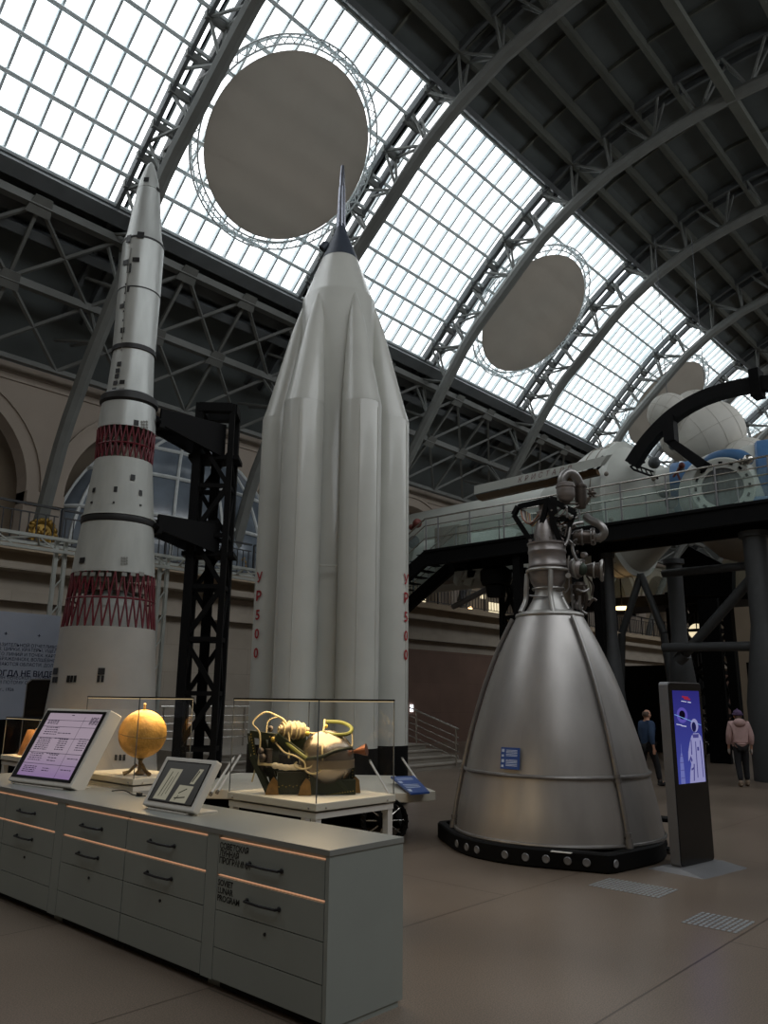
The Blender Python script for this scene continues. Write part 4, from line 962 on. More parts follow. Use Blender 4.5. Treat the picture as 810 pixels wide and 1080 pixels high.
for (y, dz_) in ((12.2, 0), (12.2, -.2), (12.9, 0)): b.beam(V((xp-5.3, y, zt+dz_)), V((xp+4.4, y, zt+dz_)), .05)
for k in range(14):
    x = xp-5.2+k*.68; b.beam(V((x, 12.2, zt)), V((x+.34, 12.9, zt)), .03); b.beam(V((x+.34, 12.9, zt)), V((x+.68, 12.2, zt)), .03); b.beam(V((x, 12.2, zt)), V((x+.34, 12.2, zt-.2)), .02)
b.build('lattice_beam', 'frame_w', WF, smooth=0)
kp = atd(34, 717, 10.9)
KT = thing('dark_kiosk', 'black screen kiosk seen from behind, left of the silver rocket foot', 'kiosk', (kp.x+.1, kp.y, 0))
b = MB(); kd = V((.88, -.47, 0)); nd_ = V((.47, .88, 0)); p0 = atd(29, 720, 10.9); p0.z = 0
prof = [(0, .06), (.66, .06), (.66, kp.z-.05), (.61, kp.z), (.05, kp.z), (0, kp.z-.05)]
b.slab([p0+kd*a+V((0, 0, z)) for (a, z) in prof], nd_*.07); b.build('screen_body', 'bezel', KT, smooth=0)
b = MB(); b.slab([p0-kd*.012+kd*a*1.036+V((0, 0, z+(.012 if z > 1 else 0)))+nd_*.012 for (a, z) in prof], nd_*.05); b.build('edge_frame', 'alu', KT, smooth=0)
b = MB(); c = p0+kd*.33; b.slab([c-kd*.38-nd_*.2, c+kd*.38-nd_*.2, c+kd*.38+nd_*.27, c-kd*.38+nd_*.27], V((0, 0, .05))); b.build('base_plate', 'alu', KT, smooth=0)
# ================================================================== THE BIG STANDING ENGINE
EA = V((8.28, 4.86, 0)); DE = 9.6
RE = thing('rocket_engine', 'large standing rocket engine with a wide brushed steel nozzle on a black base', 'engine', EA)
NZ = [(1.145, .175), (1.137, .21), (1.105, .42), (1.02, .82), (.915, 1.25), (.745, 1.78), (.575, 2.2), (.40, 2.55)]
sp = spline([V((r, 0, z)) for (r, z) in NZ], 5)
b = MB(); b.lathe([(p.x, p.z) for p in sp] + [(p.x-.03, p.z) for p in sp[::-1]], EA, 72); b.build('nozzle', 'noz', RE, smooth=40)
b = MB(); b.torus(EA+V((0, 0, .19)), 1.145, .022, 72, 8); b.build('lip_ring', 'pipe', RE)
def nozr(z):
    for p, q in zip(sp, sp[1:]):
        if p.z <= z <= q.z: return p.x+(q.x-p.x)*(z-p.z)/(q.z-p.z)
    return sp[-1].x
view = atan2(-EA.y, -EA.x)
b = MB(); b.torus(EA+V((0, 0, .83)), nozr(.83)+.012, .02, 72, 8); b.build('hoop', 'pipe', RE)
for da in (-84, 36, 156):
    a = view+radians(da); b = MB(); d = V((cos(a), sin(a), 0))
    b.path([EA+d*(nozr(z)+.035)+V((0, 0, z)) for z in [.26+.19*k for k in range(13)]], .026, 8)
    b.tube(EA+d*(nozr(.26)+.035)+V((0, 0, .26)), EA+d*(nozr(.26)+.05)+V((0, 0, .17)), .04, n=10)
    for z in (.3, .8, .85): b.tube(EA+d*(nozr(z)+.035)+V((0, 0, z-.02)), EA+d*(nozr(z)+.035)+V((0, 0, z+.02)), .036, n=10)
    b.build('drain_pipe', 'pipe', RE)
# blue plaque on the nozzle
def onnoz(x, y):
    d = ray(x, y); t = 5
    while t < 14:
        p = CP+d*t
        if .2 < p.z < 2.5 and hypot(p.x-EA.x, p.y-EA.y) < nozr(p.z)+.012: return p
        t += .003
q4 = [onnoz(529, 811), onnoz(549, 812.5), onnoz(549.5, 789.5), onnoz(530, 788.5)]
nn = (q4[1]-q4[0]).cross(q4[3]-q4[0]).normalized(); b = MB(); b.slab([p+nn*.02 for p in q4], nn*.008); po = b.build('information_plaque', 'blue_s', RE, smooth=0); part_label(po, 'small dark blue information plaque on the nozzle')
Q = lambda u, v: q4[0]*(1-u)*(1-v)+q4[1]*u*(1-v)+q4[2]*u*v+q4[3]*(1-u)*v+nn*.0285
b = MB()
for (u, v, du, dv) in [(.05, .78, .14, .14), (.05, .56, .12, .1), (.05, .3, .14, .14), (.05, .08, .12, .1)] + [(.28, v, .6, .03) for v in (.86, .8, .74, .66, .6, .4, .34, .28, .2, .14)]: b.quad(Q(u, v), Q(u+du, v), Q(u+du, v+dv), Q(u, v+dv))
b.build('print', 'txtw', po, smooth=0)
def E_(x, y, d=0.0): return atd(520+x/5.684, 470+y/5.684, DE+d)
k1 = 1/5.684*depth(E_(300, 700))/F
ex = (E_(400, 600)-E_(300, 600)); ex.z = 0; ex.normalize(); ed = V((EA.x, EA.y, 0)).normalized()
ac = lambda z: EA+V((0, 0, z))
b = MB(); b.lathe([(.22, 2.48), (.37, 2.54), (.385, 2.57), (.37, 2.61), (.28, 2.63)], EA, 48); b.torus(ac(2.575), .38, .028, 48, 8); b.build('manifold_flange', 'coldpipe', RE)
b = MB(); b.lathe([(.30, 2.6), (.25, 2.68), (.2, 2.76), (.165, 2.85), (.16, 2.89)], EA, 40); b.build('throat_cone', 'coldpipe', RE)
b = MB(); b.lathe([(.15, 2.87), (.165, 2.89), (.165, 2.91), (.185, 2.95), (.215, 3.02), (.228, 3.09), (.228, 3.12), (.222, 3.12), (.222, 3.16), (.232, 3.165), (.232, 3.19), (.224, 3.2), (.224, 3.33), (.232, 3.34), (.232, 3.36), (.225, 3.37), (.225, 3.43), (.238, 3.44), (.238, 3.46), (.2, 3.46), (.1, 3.5)], EA, 48); b.build('combustion_chamber', 'chamber', RE)
b = MB(); b.torus(ac(3.12), .245, .02, 40, 8); b.torus(ac(2.9), .19, .01, 40, 6); b.build('coolant_ring', 'coldpipe', RE)
for px in ((205, 770, 195, 930, 165, 1000), (345, 745, 345, 900, 362, 1010), (428, 780, 400, 880, 450, 985)):
    x0, y0, x1, y1, x2, y2 = px; dd = -.26 if 300 < x0 < 400 else -.02
    b = MB(); b.path(spline([E_(x0, y0, dd), E_((x0+x1)/2, (y0+y1)/2, dd-.02), E_(x1, y1, dd-.03), E_(x2, y2, dd-.12)], 6), .03, 10); b.build('coolant_pipe', 'coldpipe', RE)
# gimbal head and black thrust frame
b = MB(); b.lathe([(.14, 3.46), (.13, 3.6), (.1, 3.72), (.06, 3.8), (.06, 3.95)], EA-ex*.02, 24); b.lathe([(.05, 3.78), (.09, 3.8), (.09, 3.86), (.05, 3.88)], EA-ex*.02, 20); b.build('injector_head', 'chamber', RE)
b = MB()
for (x0, y0, d0, x1, y1, d1) in [(325, 330, -.1, 270, 580, -.05), (160, 365, .0, 340, 325, -.1), (125, 415, .05, 235, 585, .0), (350, 430, -.1, 405, 585, -.12), (490, 395, -.05, 425, 575, -.05), (340, 330, -.1, 355, 440, -.1), (355, 330, -.1, 490, 400, -.05), (160, 365, 0, 260, 340, .3), (125, 415, .05, 150, 365, 0), (360, 440, -.1, 480, 440, .0)]:
    b.beam(E_(x0, y0, d0), E_(x1, y1, d1), .05, .06)
b.slab([E_(340, 300, -.12), E_(385, 310, -.12), E_(385, 400, -.12), E_(345, 430, -.12)], ed*.03)
b.build('thrust_frame', 'black', RE, smooth=0)
# top gas generator and pumps
c = E_(436, 295, -.05); c2 = E_(525, 300, .08)
b = MB(); b.lathe([(0, -.10), (.05, -.095), (.085, -.07), (.108, -.02), (.112, .0), (.112, .085), (.122, .09), (.122, .105), (.112, .11), (.112, .135), (.08, .15), (0, .15)], c, 32); b.build('gas_generator', 'chamber', RE)
b = MB(); b.lathe([(0, -.17), (.06, -.16), (.075, -.05), (.075, .1), (.083, .1), (.083, .12), (.05, .15), (0, .15)], c2, 28); b.build('turbopump', 'bronze', RE)
b = MB(); b.path(spline([E_(420, 250, -.05), E_(415, 200, -.05), E_(450, 165, -.02), (E_(490, 180, .03)), E_(515, 225, .08), E_(522, 260, .08)], 6), .058, 12)
b.torus(E_(418, 236, -.05), .064, .01, 20, 6); b.build('elbow_pipe', 'pipe', RE)
b = MB(); b.path(spline([E_(556, 425, .05), E_(590, 450, .0), E_(640, 475, -.05), E_(666, 515, -.06), E_(650, 548, -.05), E_(610, 552, -.03), E_(560, 550, .0)], 6), .05, 12)
b.build('elbow_pipe', 'pipe', RE)
a_, b_ = E_(480, 550, .0), E_(615, 545, -.02); ax = (b_-a_).normalized(); L = (b_-a_).length
b = MB(); b.lathe([(0, 0), (.06, 0), (.085, .03), (.095, L*.4), (.08, L*.5), (.08, L*.8), (.095, L*.82), (.095, L*.9), (.07, L), (0, L)], a_, 28, frame_of(ax)); b.build('turbopump', 'bronze', RE)
b = MB()
for f in (.42, .82, .95): b.torus(a_+ax*L*f, .09, .012, 28, 6, frame_of(ax))
for k in range(10):
    p = a_+ax*L*.88+frame_of(ax) @ V((.1*cos(k*.628), .1*sin(k*.628), 0)); b.tube(p-ax*.015, p+ax*.015, .008, n=6)
b.build('flange_ring', 'pipe', RE)
c = E_(500, 735, .0); b = MB(); b.ell(c, (.115, .115, .12), 24, 14); b.build('pump_housing', 'chamber', RE)
b = MB(); b.torus(c, .118, .016, 28, 6, frame_of(ex*.8-ed*.3)); b.torus(c+ex*.05, .1, .012, 28, 6, frame_of(ex)); b.build('flange_ring', 'coldpipe', RE)
b = MB(); b.ell(E_(535, 740, -.06), (.06, .06, .08), 18, 10); b.build('valve_cover', 'green_m', RE)
a_, b_ = E_(552, 745, .0), E_(662, 748, -.02); ax = (b_-a_).normalized(); L = (b_-a_).length
b = MB(); b.lathe([(0, 0), (.06, 0), (.085, L*.35), (.09, L*.75), (.115, L*.8), (.12, L*.86), (.12, L), (.095, L), (.085, L*.6), (0, L*.5)], a_, 28, frame_of(ax)); b.build('inlet_duct', 'bronze', RE)
b = MB(); b.torus(a_+ax*L*.93, .12, .016, 28, 6, frame_of(ax)); b.torus(a_+ax*L*.5, .092, .01, 28, 6, frame_of(ax)); b.build('flange_ring', 'coldpipe', RE)
c = E_(520, 870, .02); b = MB(); b.lathe([(0, -.16), (.05, -.15), (.06, -.05), (.085, .0), (.09, .06), (.06, .1), (0, .1)], c, 24); b.build('lower_pump', 'bronze', RE)
b = MB(); b.lathe([(0, 0), (.032, 0), (.032, .03), (0, .03)], E_(450, 780, -.12), 16, frame_of(-ed)); b.build('round_gauge', 'coldpipe', RE)
rnd = random.Random(3)
def pp(pts, r, mat='pipe', nm='feed_pipe'): MB().path(spline([E_(*p) for p in pts], 5), r, 8).build(nm, mat, RE)
pp([(455, 660, -.08), (450, 700, -.1), (452, 760, -.11), (455, 850, -.1), (430, 880, -.08)], .011)
pp([(475, 590, -.06), (480, 640, -.08), (505, 690, -.08)], .02); pp([(430, 600, -.1), (450, 560, -.08), (470, 480, -.05), (540, 460, .0)], .02)
pp([(540, 850, -.05), (560, 900, -.05), (555, 960, .0), (530, 1005, .02)], .02, 'bronze'); pp([(470, 830, .0), (475, 930, .0), (480, 1000, .0)], .014)
pp([(500, 860, -.08), (545, 875, -.1), (575, 860, -.06)], .014); pp([(520, 900, -.06), (525, 980, -.06), (560, 1010, -.04)], .018); pp([(560, 780, .05), (600, 840, .05), (590, 900, .05)], .012, 'bronze')
pp([(560, 350, .03), (575, 320, .0), (590, 290, -.02)], .018); pp([(640, 580, -.05), (650, 570, -.06), (645, 555, -.06)], .008)
pp([(215, 900, -.05), (300, 905, -.2), (420, 900, -.1)], .01); pp([(620, 930, .0), (600, 920, .0), (570, 960, .0)], .016, 'bronze')
b = MB(); b.ell(E_(592, 285, -.02), .035, 12, 8)
for k in range(6): b.ell(E_(592+20*cos(k), 285+18*sin(k), -.03), .018, 8, 6)
b.build('valve_head', 'bronze', RE)
for i in range(16):
    x0, y0 = rnd.uniform(360, 500), rnd.uniform(360, 560); pts = [(x0+rnd.uniform(-60, 60), y0+rnd.uniform(-60, 60), rnd.uniform(-.14, .06)) for _ in range(4)]
    pts = [(min(540, max(350, x)), min(600, max(350, y)), d) for (x, y, d) in pts]; pp(pts, rnd.uniform(.006, .014), rnd.choice(['copper', 'bronze', 'pipe', 'pipe']), 'tangled_line')
for i in range(12):
    x0 = 165+i*5; pts = [(x0, 375+i*3, .02), (x0+15, 440+i*4, -.02), (x0+60, 468-i*3, -.05), (x0+120, 400+i*4, -.06), (x0+160, 370+i*3, -.05)]; pp(pts, .008, rnd.choice(['copper', 'whose', 'bronze', 'pipe']), 'cable_loop')
for i in range(14):
    c = E_(rnd.uniform(430, 560), rnd.uniform(600, 980), rnd.uniform(-.05, .06)); b = MB(); rr = rnd.uniform(.02, .045)
    b.lathe([(0, -rr), (rr*.8, -rr), (rr, -rr*.3), (rr, rr*.5), (rr*.5, rr), (rr*.5, rr*1.6), (0, rr*1.6)], c, 14, frame_of((rnd.uniform(-1, 1), rnd.uniform(-1, 1), rnd.uniform(-.5, 1)))); b.build('valve_body', rnd.choice(['bronze', 'pipe', 'chamber']), RE)
for i in range(10):
    c = E_(rnd.uniform(380, 500), rnd.uniform(380, 520), rnd.uniform(-.1, .05)); b = MB(); rr = rnd.uniform(.02, .04)
    b.lathe([(0, -rr), (rr, -rr), (rr, rr*.5), (rr*.5, rr), (0, rr*1.4)], c, 12, frame_of((rnd.uniform(-1, 1), rnd.uniform(-1, 1), rnd.uniform(-.5, 1)))); b.build('valve_body', rnd.choice(['bronze', 'copper', 'pipe']), RE)
for i in range(8):
    b = MB(); c = ac(3.47)+V((.2*cos(i*.785), .2*sin(i*.785), 0)); b.box((c.x-.015, c.y-.015, c.z-.02), (c.x+.015, c.y+.015, c.z+.04)); b.build('chamber_lug', 'chamber', RE, smooth=0)
# black base ring with round reflectors
BR_ = thing('engine_base', 'low black rounded base with round silver lights under the standing engine', 'plinth', EA)
def br(a, off=0):
    d = 1e9
    r_ = 1.235
    for ca in (-130, -10, 110):
        x = (math.degrees(a)-ca+180) % 360-180; r_ = max(r_, 1.235/cos(radians(30.9-abs(x))) if abs(x) < 30.9 else 0)
    x = (math.degrees(a)+62+180) % 360-180; r_ *= 1-.075*math.exp(-(x/34)**2)
    return r_-off
N = 96; A = [2*pi*k/N for k in range(N)]; ring = lambda off, z: [EA+V((br(a, off)*cos(a), br(a, off)*sin(a), z)) for a in A]
b = MB(); rows = [ring(.02, 0), ring(0, .02), ring(0, .165), ring(.015, .18), ring(.1, .18), ring(.1, .12)]
for r1, r2 in zip(rows, rows[1:]):
    b.add(r1+r2, [(i, (i+1) % N, N+(i+1) % N, N+i) for i in range(N)])
b.build('base_ring', 'black', BR_, smooth=40)
b = MB(); b.lathe([(0, .10), (1.16, .10), (1.16, .13), (0, .13)], EA, 48); b.build('base_plate', 'black_m', BR_)
for (x, y) in ((107, 390), (143, 400), (180, 407), (264, 421), (321, 429), (380, 436), (446, 446), (507, 452), (603, 457)):
    p = fl(450+x/3, 760+y/3, .085); a = atan2(p.y-EA.y, p.x-EA.x); r_ = br(a); n = V((cos(a), sin(a), 0)); a2 = a+.02
    tg = (V((br(a2)*cos(a2), br(a2)*sin(a2), 0))-V((br(a)*cos(a), br(a)*sin(a), 0))).normalized(); n = V((tg.y, -tg.x, 0))
    b = MB(); b.lathe([(0, .004), (.024, .006), (.033, .008), (.039, .0)], EA+V((r_*cos(a), r_*sin(a), .09))+n*.001, 20, frame_of(n)); b.build('round_light', 'alu', BR_)
p = fl(592, 899, .18); b = MB(); b.box((p.x-.03, p.y-.1, .181), (p.x+.03, p.y+.1, .184), R=Matrix.Rotation(.25, 3, 'Z')); b.build('paper_label', 'white', BR_, smooth=0)

# ================================================================== SCREEN KIOSK
KA, KB = V((7.955, 3.338, 0)), V((8.582, 3.245, 0)); kx = (KB-KA).normalized(); kn = V((kx.y, -kx.x, 0)); KW = (KB-KA).length
kz = atd(703, 719, hypot(KA.x, KA.y)).z
KS = thing('screen_kiosk', 'tall slim screen kiosk showing a blue poster with a person in a white spacesuit', 'kiosk', (KA+KB)/2)
k_ = lambda u, z, d=0: KA+kx*(u*KW)+V((0, 0, z))+kn*d
def rrect(u0_, u1_, z0, z1, d, r=.04):
    out = []; ru = r/KW
    for (cu, cz, a0) in ((u1_-ru, z0+r, -90), (u1_-ru, z1-r, 0), (u0_+ru, z1-r, 90), (u0_+ru, z0+r, 180)):
        for k in range(5): a = radians(a0+90*k/4); out.append(k_(cu+ru*cos(a), cz+r*sin(a), d))
    return out
b = MB(); b.slab(rrect(0, 1, .035, kz, -.105), kn*.1); b.build('housing', 'alu', KS, smooth=30)
b = MB(); b.slab(rrect(.015, .985, .045, kz-.01, -.004), kn*.008); b.build('front_glass', 'bezel', KS, smooth=0)
sz0, sz1, su0, su1 = .80, kz-.085, .10, .91
K2 = lambda u, v, d=.0055: k_(su0+(su1-su0)*u, sz0+(sz1-sz0)*v, d)
b = MB(); b.quad(K2(0, 0), K2(1, 0), K2(1, 1), K2(0, 1)); b.build('display', screen_mat('blue_poster_screen', '#4a55b4', '#33308a', .62, 2, 0, 1), KS, smooth=0)
def poly(mb, pts, d): mb.add([K2(u, v, d) for (u, v) in pts], [tuple(range(len(pts)))])
def disc(mb, cu, cv, ru, rv, d, n=24, hole=0.):
    if not hole: poly(mb, [(cu+ru*cos(2*pi*k/n), cv+rv*sin(2*pi*k/n)) for k in range(n)], d)
    else:
        for k in range(n):
            a, b2 = 2*pi*k/n, 2*pi*(k+1)/n; poly(mb, [(cu+ru*cos(a), cv+rv*sin(a)), (cu+ru*cos(b2), cv+rv*sin(b2)), (cu+hole*ru*cos(b2), cv+hole*rv*sin(b2)), (cu+hole*ru*cos(a), cv+hole*rv*sin(a))], d)
b = MB(); disc(b, .3, .73, .2, .085, .0062, 28, .55); b.build('planet_ring', emis('poster_violet', '#6a5fc8', .6), KS, smooth=0)
b = MB(); disc(b, .3, .735, .11, .047, .0064); b.build('planet_core', emis('poster_dark', '#1d1733', .3), KS, smooth=0)
b = MB(); poly(b, [(.02, .735), (.98, .615), (.98, .622), (.02, .742)], .007); b.build('light_beam', emis('poster_beam', '#7fb0e8', .8), KS, smooth=0)
b = MB()
for (u, v) in ((.34, .925), (.4, .905)): poly(b, [(u, v), (u+.24, v-.012), (u+.24, v+.008), (u, v+.018)], .007)
b.build('red_title', emis('poster_red', '#b03048', .6), KS, smooth=0)
b = MB(); poly(b, [(.3, .882), (.5, .872), (.5, .88), (.3, .89)], .007); poly(b, [(.54, .87), (.66, .864), (.66, .874), (.54, .88)], .007); poly(b, [(.06, .63), (.26, .618), (.26, .626), (.06, .638)], .007); poly(b, [(.24, .612), (.42, .602), (.42, .611), (.24, .621)], .007); b.build('white_caption', emis('poster_white', '#d5d8f2', .8), KS, smooth=0)
suit = emis('poster_suit', '#a9a8dc', .62); shade = emis('poster_suit_shade', '#5d5aa6', .5); dk = emis('poster_visor', '#2a2a66', .4)
b = MB(); disc(b, .73, .615, .14, .075, .007); poly(b, [(.5, .43), (.58, .5), (.66, .53), (.86, .53), (.95, .49), (.99, .42), (.99, .2), (.985, .0), (.4, .0), (.44, .12), (.5, .2), (.46, .26), (.4, .23), (.42, .33)], .007); b.build('suit', suit, KS, smooth=0)
b = MB(); disc(b, .7, .6, .085, .055, .0076); b.build('visor', dk, KS, smooth=0)
b = MB()
for pts in ([(.62, .52), (.86, .52), (.84, .48), (.64, .48)], [(.54, .46), (.57, .46), (.56, .3), (.52, .3)], [(.7, .44), (.73, .44), (.72, .05), (.69, .05)], [(.45, .26), (.52, .22), (.56, .24), (.5, .29)], [(.58, .2), (.62, .2), (.58, .02), (.54, .02)], [(.88, .45), (.91, .45), (.93, .05), (.9, .05)], [(.76, .38), (.83, .38), (.83, .34), (.76, .34)], [(.48, .15), (.6, .17), (.6, .15), (.5, .13)]): poly(b, pts, .0078)
b.build('suit_shade', shade, KS, smooth=0)
b = MB(); poly(b, [(.08, .0), (.24, .0), (.22, .25), (.2, .3), (.18, .33), (.175, .42), (.165, .42), (.16, .33), (.13, .3), (.1, .25)], .0068); b.build('poster_rocket', emis('poster_rocket', '#7d84cf', .6), KS, smooth=0)
b = MB()
for v in (.06, .14, .22, .29): poly(b, [(.1, v), (.23, v), (.23, v+.006), (.1, v+.006)], .0072)
b.build('rocket_band', shade, KS, smooth=0)
b = MB(); h = [k_(-.18, .0, -.3), k_(1.12, .0, -.3), k_(1.12, .0, .3), k_(-.18, .0, .3)]; h2 = [k_(-.12, .04, -.16), k_(1.06, .04, -.16), k_(1.06, .04, .06), k_(-.12, .04, .06)]
b.hexa([p for p in h], h2); b.build('foot_plate', 'alu', KS, smooth=0)
# stool behind the kiosk
st = fl(703, 906, 0); ST = thing('black_stool', 'small black stand with thin legs between the engine base and the screen kiosk', 'stool', (st.x+.12, st.y+.02, 0))
st = fl(705.5, 900, 0); sc_ = V((st.x+.05, st.y+.04, 0)); b = MB(); b.box((sc_.x-.1, sc_.y-.1, .32), (sc_.x+.1, sc_.y+.1, .36)); b.build('seat', 'black', ST, smooth=0, bevel=.01)
for sx in (-1, 1):
    for sy in (-1, 1): b = MB(); b.tube((sc_.x+sx*.085, sc_.y+sy*.085, 0), (sc_.x+sx*.085, sc_.y+sy*.085, .32), .01, n=8); b.build('leg', 'black', ST)
b = MB(); b.box((sc_.x-.09, sc_.y-.09, .03), (sc_.x+.09, sc_.y+.09, .045)); b.build('shelf', 'black', ST, smooth=0)

# ================================================================== TACTILE FLOOR PATCHES
def tactile(x0, x1, y0, y1, nx, ny, lab):
    t = thing('tactile_patch', lab, 'floor marking', ((x0+x1)/2, (y0+y1)/2, 0), 'metal tactile patches on the floor')
    b = MB()
    for i in range(nx):
        for j in range(ny):
            x = x0+(x1-x0)*(i+.5)/nx; y = y0+(y1-y0)*(j+.5)/ny; b.box((x-.022, y-.011, 0), (x+.022, y+.011, .005))
    o = b.build('metal_stud', 'tact', t, smooth=0); o['kind'] = 'stuff'
    b = MB(); b.box((x0, y0, .0003), (x1, y1, .0012)); b.build('mat', 'floor', t, smooth=0)
tactile(6.2, 6.62, 2.23, 2.64, 7, 10, 'square metal studded floor patch at the right edge of the photograph')
tactile(6.80, 7.22, 3.06, 3.72, 7, 16, 'metal studded floor patch in front of the engine base and kiosk')

# ================================================================== STAIRS
ST = thing('stone_stairs', 'short grey stone staircase against the brown wall, right of the white rocket', 'stairs', (13.5, 13, 0))
for i in range(4):
    b = MB(); y = 11.9+.36*i; z = .125*(i+1); b.box((9.5, y, z-.125), (16.4-.18*i, 18.98, z-.03)); 
    b.build('step', 'step', ST, smooth=0); b = MB(); b.box((9.5, y-.025, z-.03), (16.42-.18*i, 18.98, z)); b.build('nosing', 'step', ST, smooth=0)
def rail_set(name, lab, p0, p1, zs, posts):
    t = thing(name, lab, 'railing', ((p0.x+p1.x)/2, (p0.y+p1.y)/2, min(p0.z, p1.z)), 'stainless railings at the stairs')
    for i, z in enumerate(zs):
        b = MB(); b.tube(p0+V((0, 0, z)), p1+V((0, 0, z)), .022 if i == 0 else .012, n=8); b.build('handrail' if i == 0 else 'bar', 'inox', t)
    for f in posts:
        p = p0+(p1-p0)*f; b = MB(); b.tube(p, p+V((0, 0, zs[0])), .02, n=8); b.build('post', 'inox', t)
zs5 = (.88, .68, .52, .36, .2)
xr = 15.6
rail_set('stair_railing', 'stainless railing sloping down the right side of the stairs, next to the engine', V((xr, 13.3, .5)), V((xr, 11.75, .02)), zs5, (.15, .95))
rail_set('stair_railing', 'stainless railing sloping down the stairs beside the white rocket', V((13.1, 13.3, .5)), V((13.1, 11.9, .1)), zs5, (.1, .9))
rail_set('landing_railing', 'dark horizontal railing along the landing at the top of the stairs', V((13.2, 14.6, .5)), V((xr+.3, 14.6, .5)), zs5[:4], (.02, .5, .98))
rail_set('landing_railing', 'thin horizontal railing behind the service tower', V((9.6, 15.2, .5)), V((13.0, 15.2, .5)), zs5, (.02, .33, .66, .98))
b = MB(); p = ony(437, 747, 18.9); b.box((p.x-.05, BY+.4, p.z-.12), (p.x+.05, BY+.45, p.z+.12)); tag(b.build('wall_lamp', 'lampw', smooth=0), 'small pale wall lamp on the brown wall above the stairs', 'wall lamp')
for f in (0,):
    pass
# lower-wall window frame left of the white rocket
wx0, wx1 = ony(234, 640, BY+.6).x, ony(268, 640, BY+.6).x
W = MB(); z1 = ony(240, 632, BY+.6).z
for a in ((wx0, z1-.12, wx1+1, z1), (wx0, z1-1.6, wx0+.12, z1)): W.box((a[0], BY+.54, a[1]), (a[2], BY+.6, a[3]))
o = struct(W.build('window_31_frame', 'plaster', smooth=0), 'pale blind window frame on the lower wall')
# ================================================================== SPACE STATION ON ITS DECK
WX = 17.6; DZ0, DZ1 = 5.4, 5.86; WYA, WYB = 1.0, 14.45
DK = thing('viewing_deck', 'black raised walkway deck passing in front of the white space station', 'walkway', (WX+.7, 8, DZ0))
b = MB(); b.box((WX, WYA, DZ0), (WX+.14, WYB, DZ1)); b.box((WX+1.4, WYA, DZ0), (WX+1.54, WYB, DZ1)); b.box((WX-.05, WYA, DZ1-.07), (WX+.05, WYB, DZ1)); b.box((WX-.05, WYA, DZ0), (WX+.05, WYB, DZ0+.07)); b.build('edge_beam', 'black', DK, smooth=0)
b = MB(); b.box((WX+.14, WYA, DZ1-.12), (WX+1.4, WYB, DZ1-.04)); b.build('deck_plate', 'black_m', DK, smooth=0)
ya, yb = WYB, WYB+2.1; dz = 1.25
b = MB()
for x in (WX, WX+1.4): b.hexa([V((x, ya, DZ0)), V((x+.14, ya, DZ0)), V((x+.14, yb, DZ0-dz)), V((x, yb, DZ0-dz))], [V((x, ya, DZ1)), V((x+.14, ya, DZ1)), V((x+.14, yb, DZ1-dz)), V((x, yb, DZ1-dz))])
for k in range(7): y = ya+.15+k*.28; z = DZ1-.06-k*.165; b.box((WX+.14, y, z-.03), (WX+1.4, y+.26, z))
b.build('deck_stair', 'black', DK, smooth=0)
for (y, z0) in ((4.2, 0), (9.6, 0), (11.35, 0)):
    for x in (WX+.2, WX+1.3):
        b = MB(); b.box((x-.11, y-.11, z0), (x+.11, y+.11, DZ0)); b.build('post', 'black', DK, smooth=0)
def balustrade(x, lab):
    t = thing('glass_balustrade', lab, 'railing', (x, 8, DZ1), 'glass balustrades of the deck')
    py = [1.4+1.0*k*1.14 for k in range(12)]; py = [y for y in py if y < WYB-.1]+[WYB-.05]
    for z, r_ in ((.96, .024), (.74, .016), (.36, .014)):
        b = MB(); b.tube((x, WYA, DZ1+z), (x, WYB, DZ1+z), r_, n=8); b.tube((x, WYB, DZ1+z), (x, yb, DZ1+z-dz), r_, n=8); b.build('handrail' if z > .9 else 'bar', 'inox', t)
    for y in py:
        b = MB(); b.tube((x, y, DZ1-.1), (x, y, DZ1+.94), .022, n=8); b.build('post', 'alu', t)
    for k, (y0, y1) in enumerate(zip(py, py[1:])):
        b = MB(); b.quad((x+.02, y0+.04, DZ1+.03), (x+.02, y1-.04, DZ1+.03), (x+.02, y1-.04, DZ1+.7), (x+.02, y0+.04, DZ1+.7)); b.build('glass_panel', 'glass2', t, smooth=0)
    for f in (.5, .98):
        y = ya+(yb-ya)*f; z = DZ1-dz*f; b = MB(); b.tube((x, y, z-.1), (x, y, z+.95), .022, n=8); b.build('post', 'alu', t)
    b = MB(); b.quad(V((x+.02, ya+.05, DZ1)), V((x+.02, yb-.05, DZ1-dz)), V((x+.02, yb-.05, DZ1-dz+.68)), V((x+.02, ya+.05, DZ1+.68))); b.build('glass_panel', 'glass2', t, smooth=0)
balustrade(WX+.03, 'glass balustrade with steel rails along the near edge of the raised deck'); balustrade(WX+1.5, 'glass balustrade along the far edge of the raised deck, against the station')
# core module: big cylinder along Y with a conical end
MT = thing('space_station', 'white cylindrical space station module with a tapered end behind the raised deck', 'space station', (22.5, 11, 5.3))
mc = V((22.5, 0, 7.36)); FY = frame_of((0, -1, 0))
mcat = lambda y: V((22.5, y, 7.36))
b = MB(); b.lathe([(0, -8.5), (1.15, -8.5), (1.2, -2.6), (1.25, -2.5), (2.04, -.75), (2.06, -.65), (2.06, 0), (2.12, .0), (2.12, .07), (2.05, .08), (1.95, .12), (1.02, 1.32), (1.02, 1.5), (0, 1.5)], mcat(10.2), 64, FY); b.build('hull', 'mir', MT, smooth=25)
b = MB()
for z in (-.62, -.3): b.torus(mcat(10.2-z), 2.065, .014, 64, 6, FY)
for k in range(12): a = k*pi/6; b.tube(mcat(10.3)+V((2.07*cos(a), 0, 2.07*sin(a))), mcat(10.8)+V((2.07*cos(a), 0, 2.07*sin(a))), .01, n=5)
b.build('hull_seam', 'mir_d', MT)
b = MB()
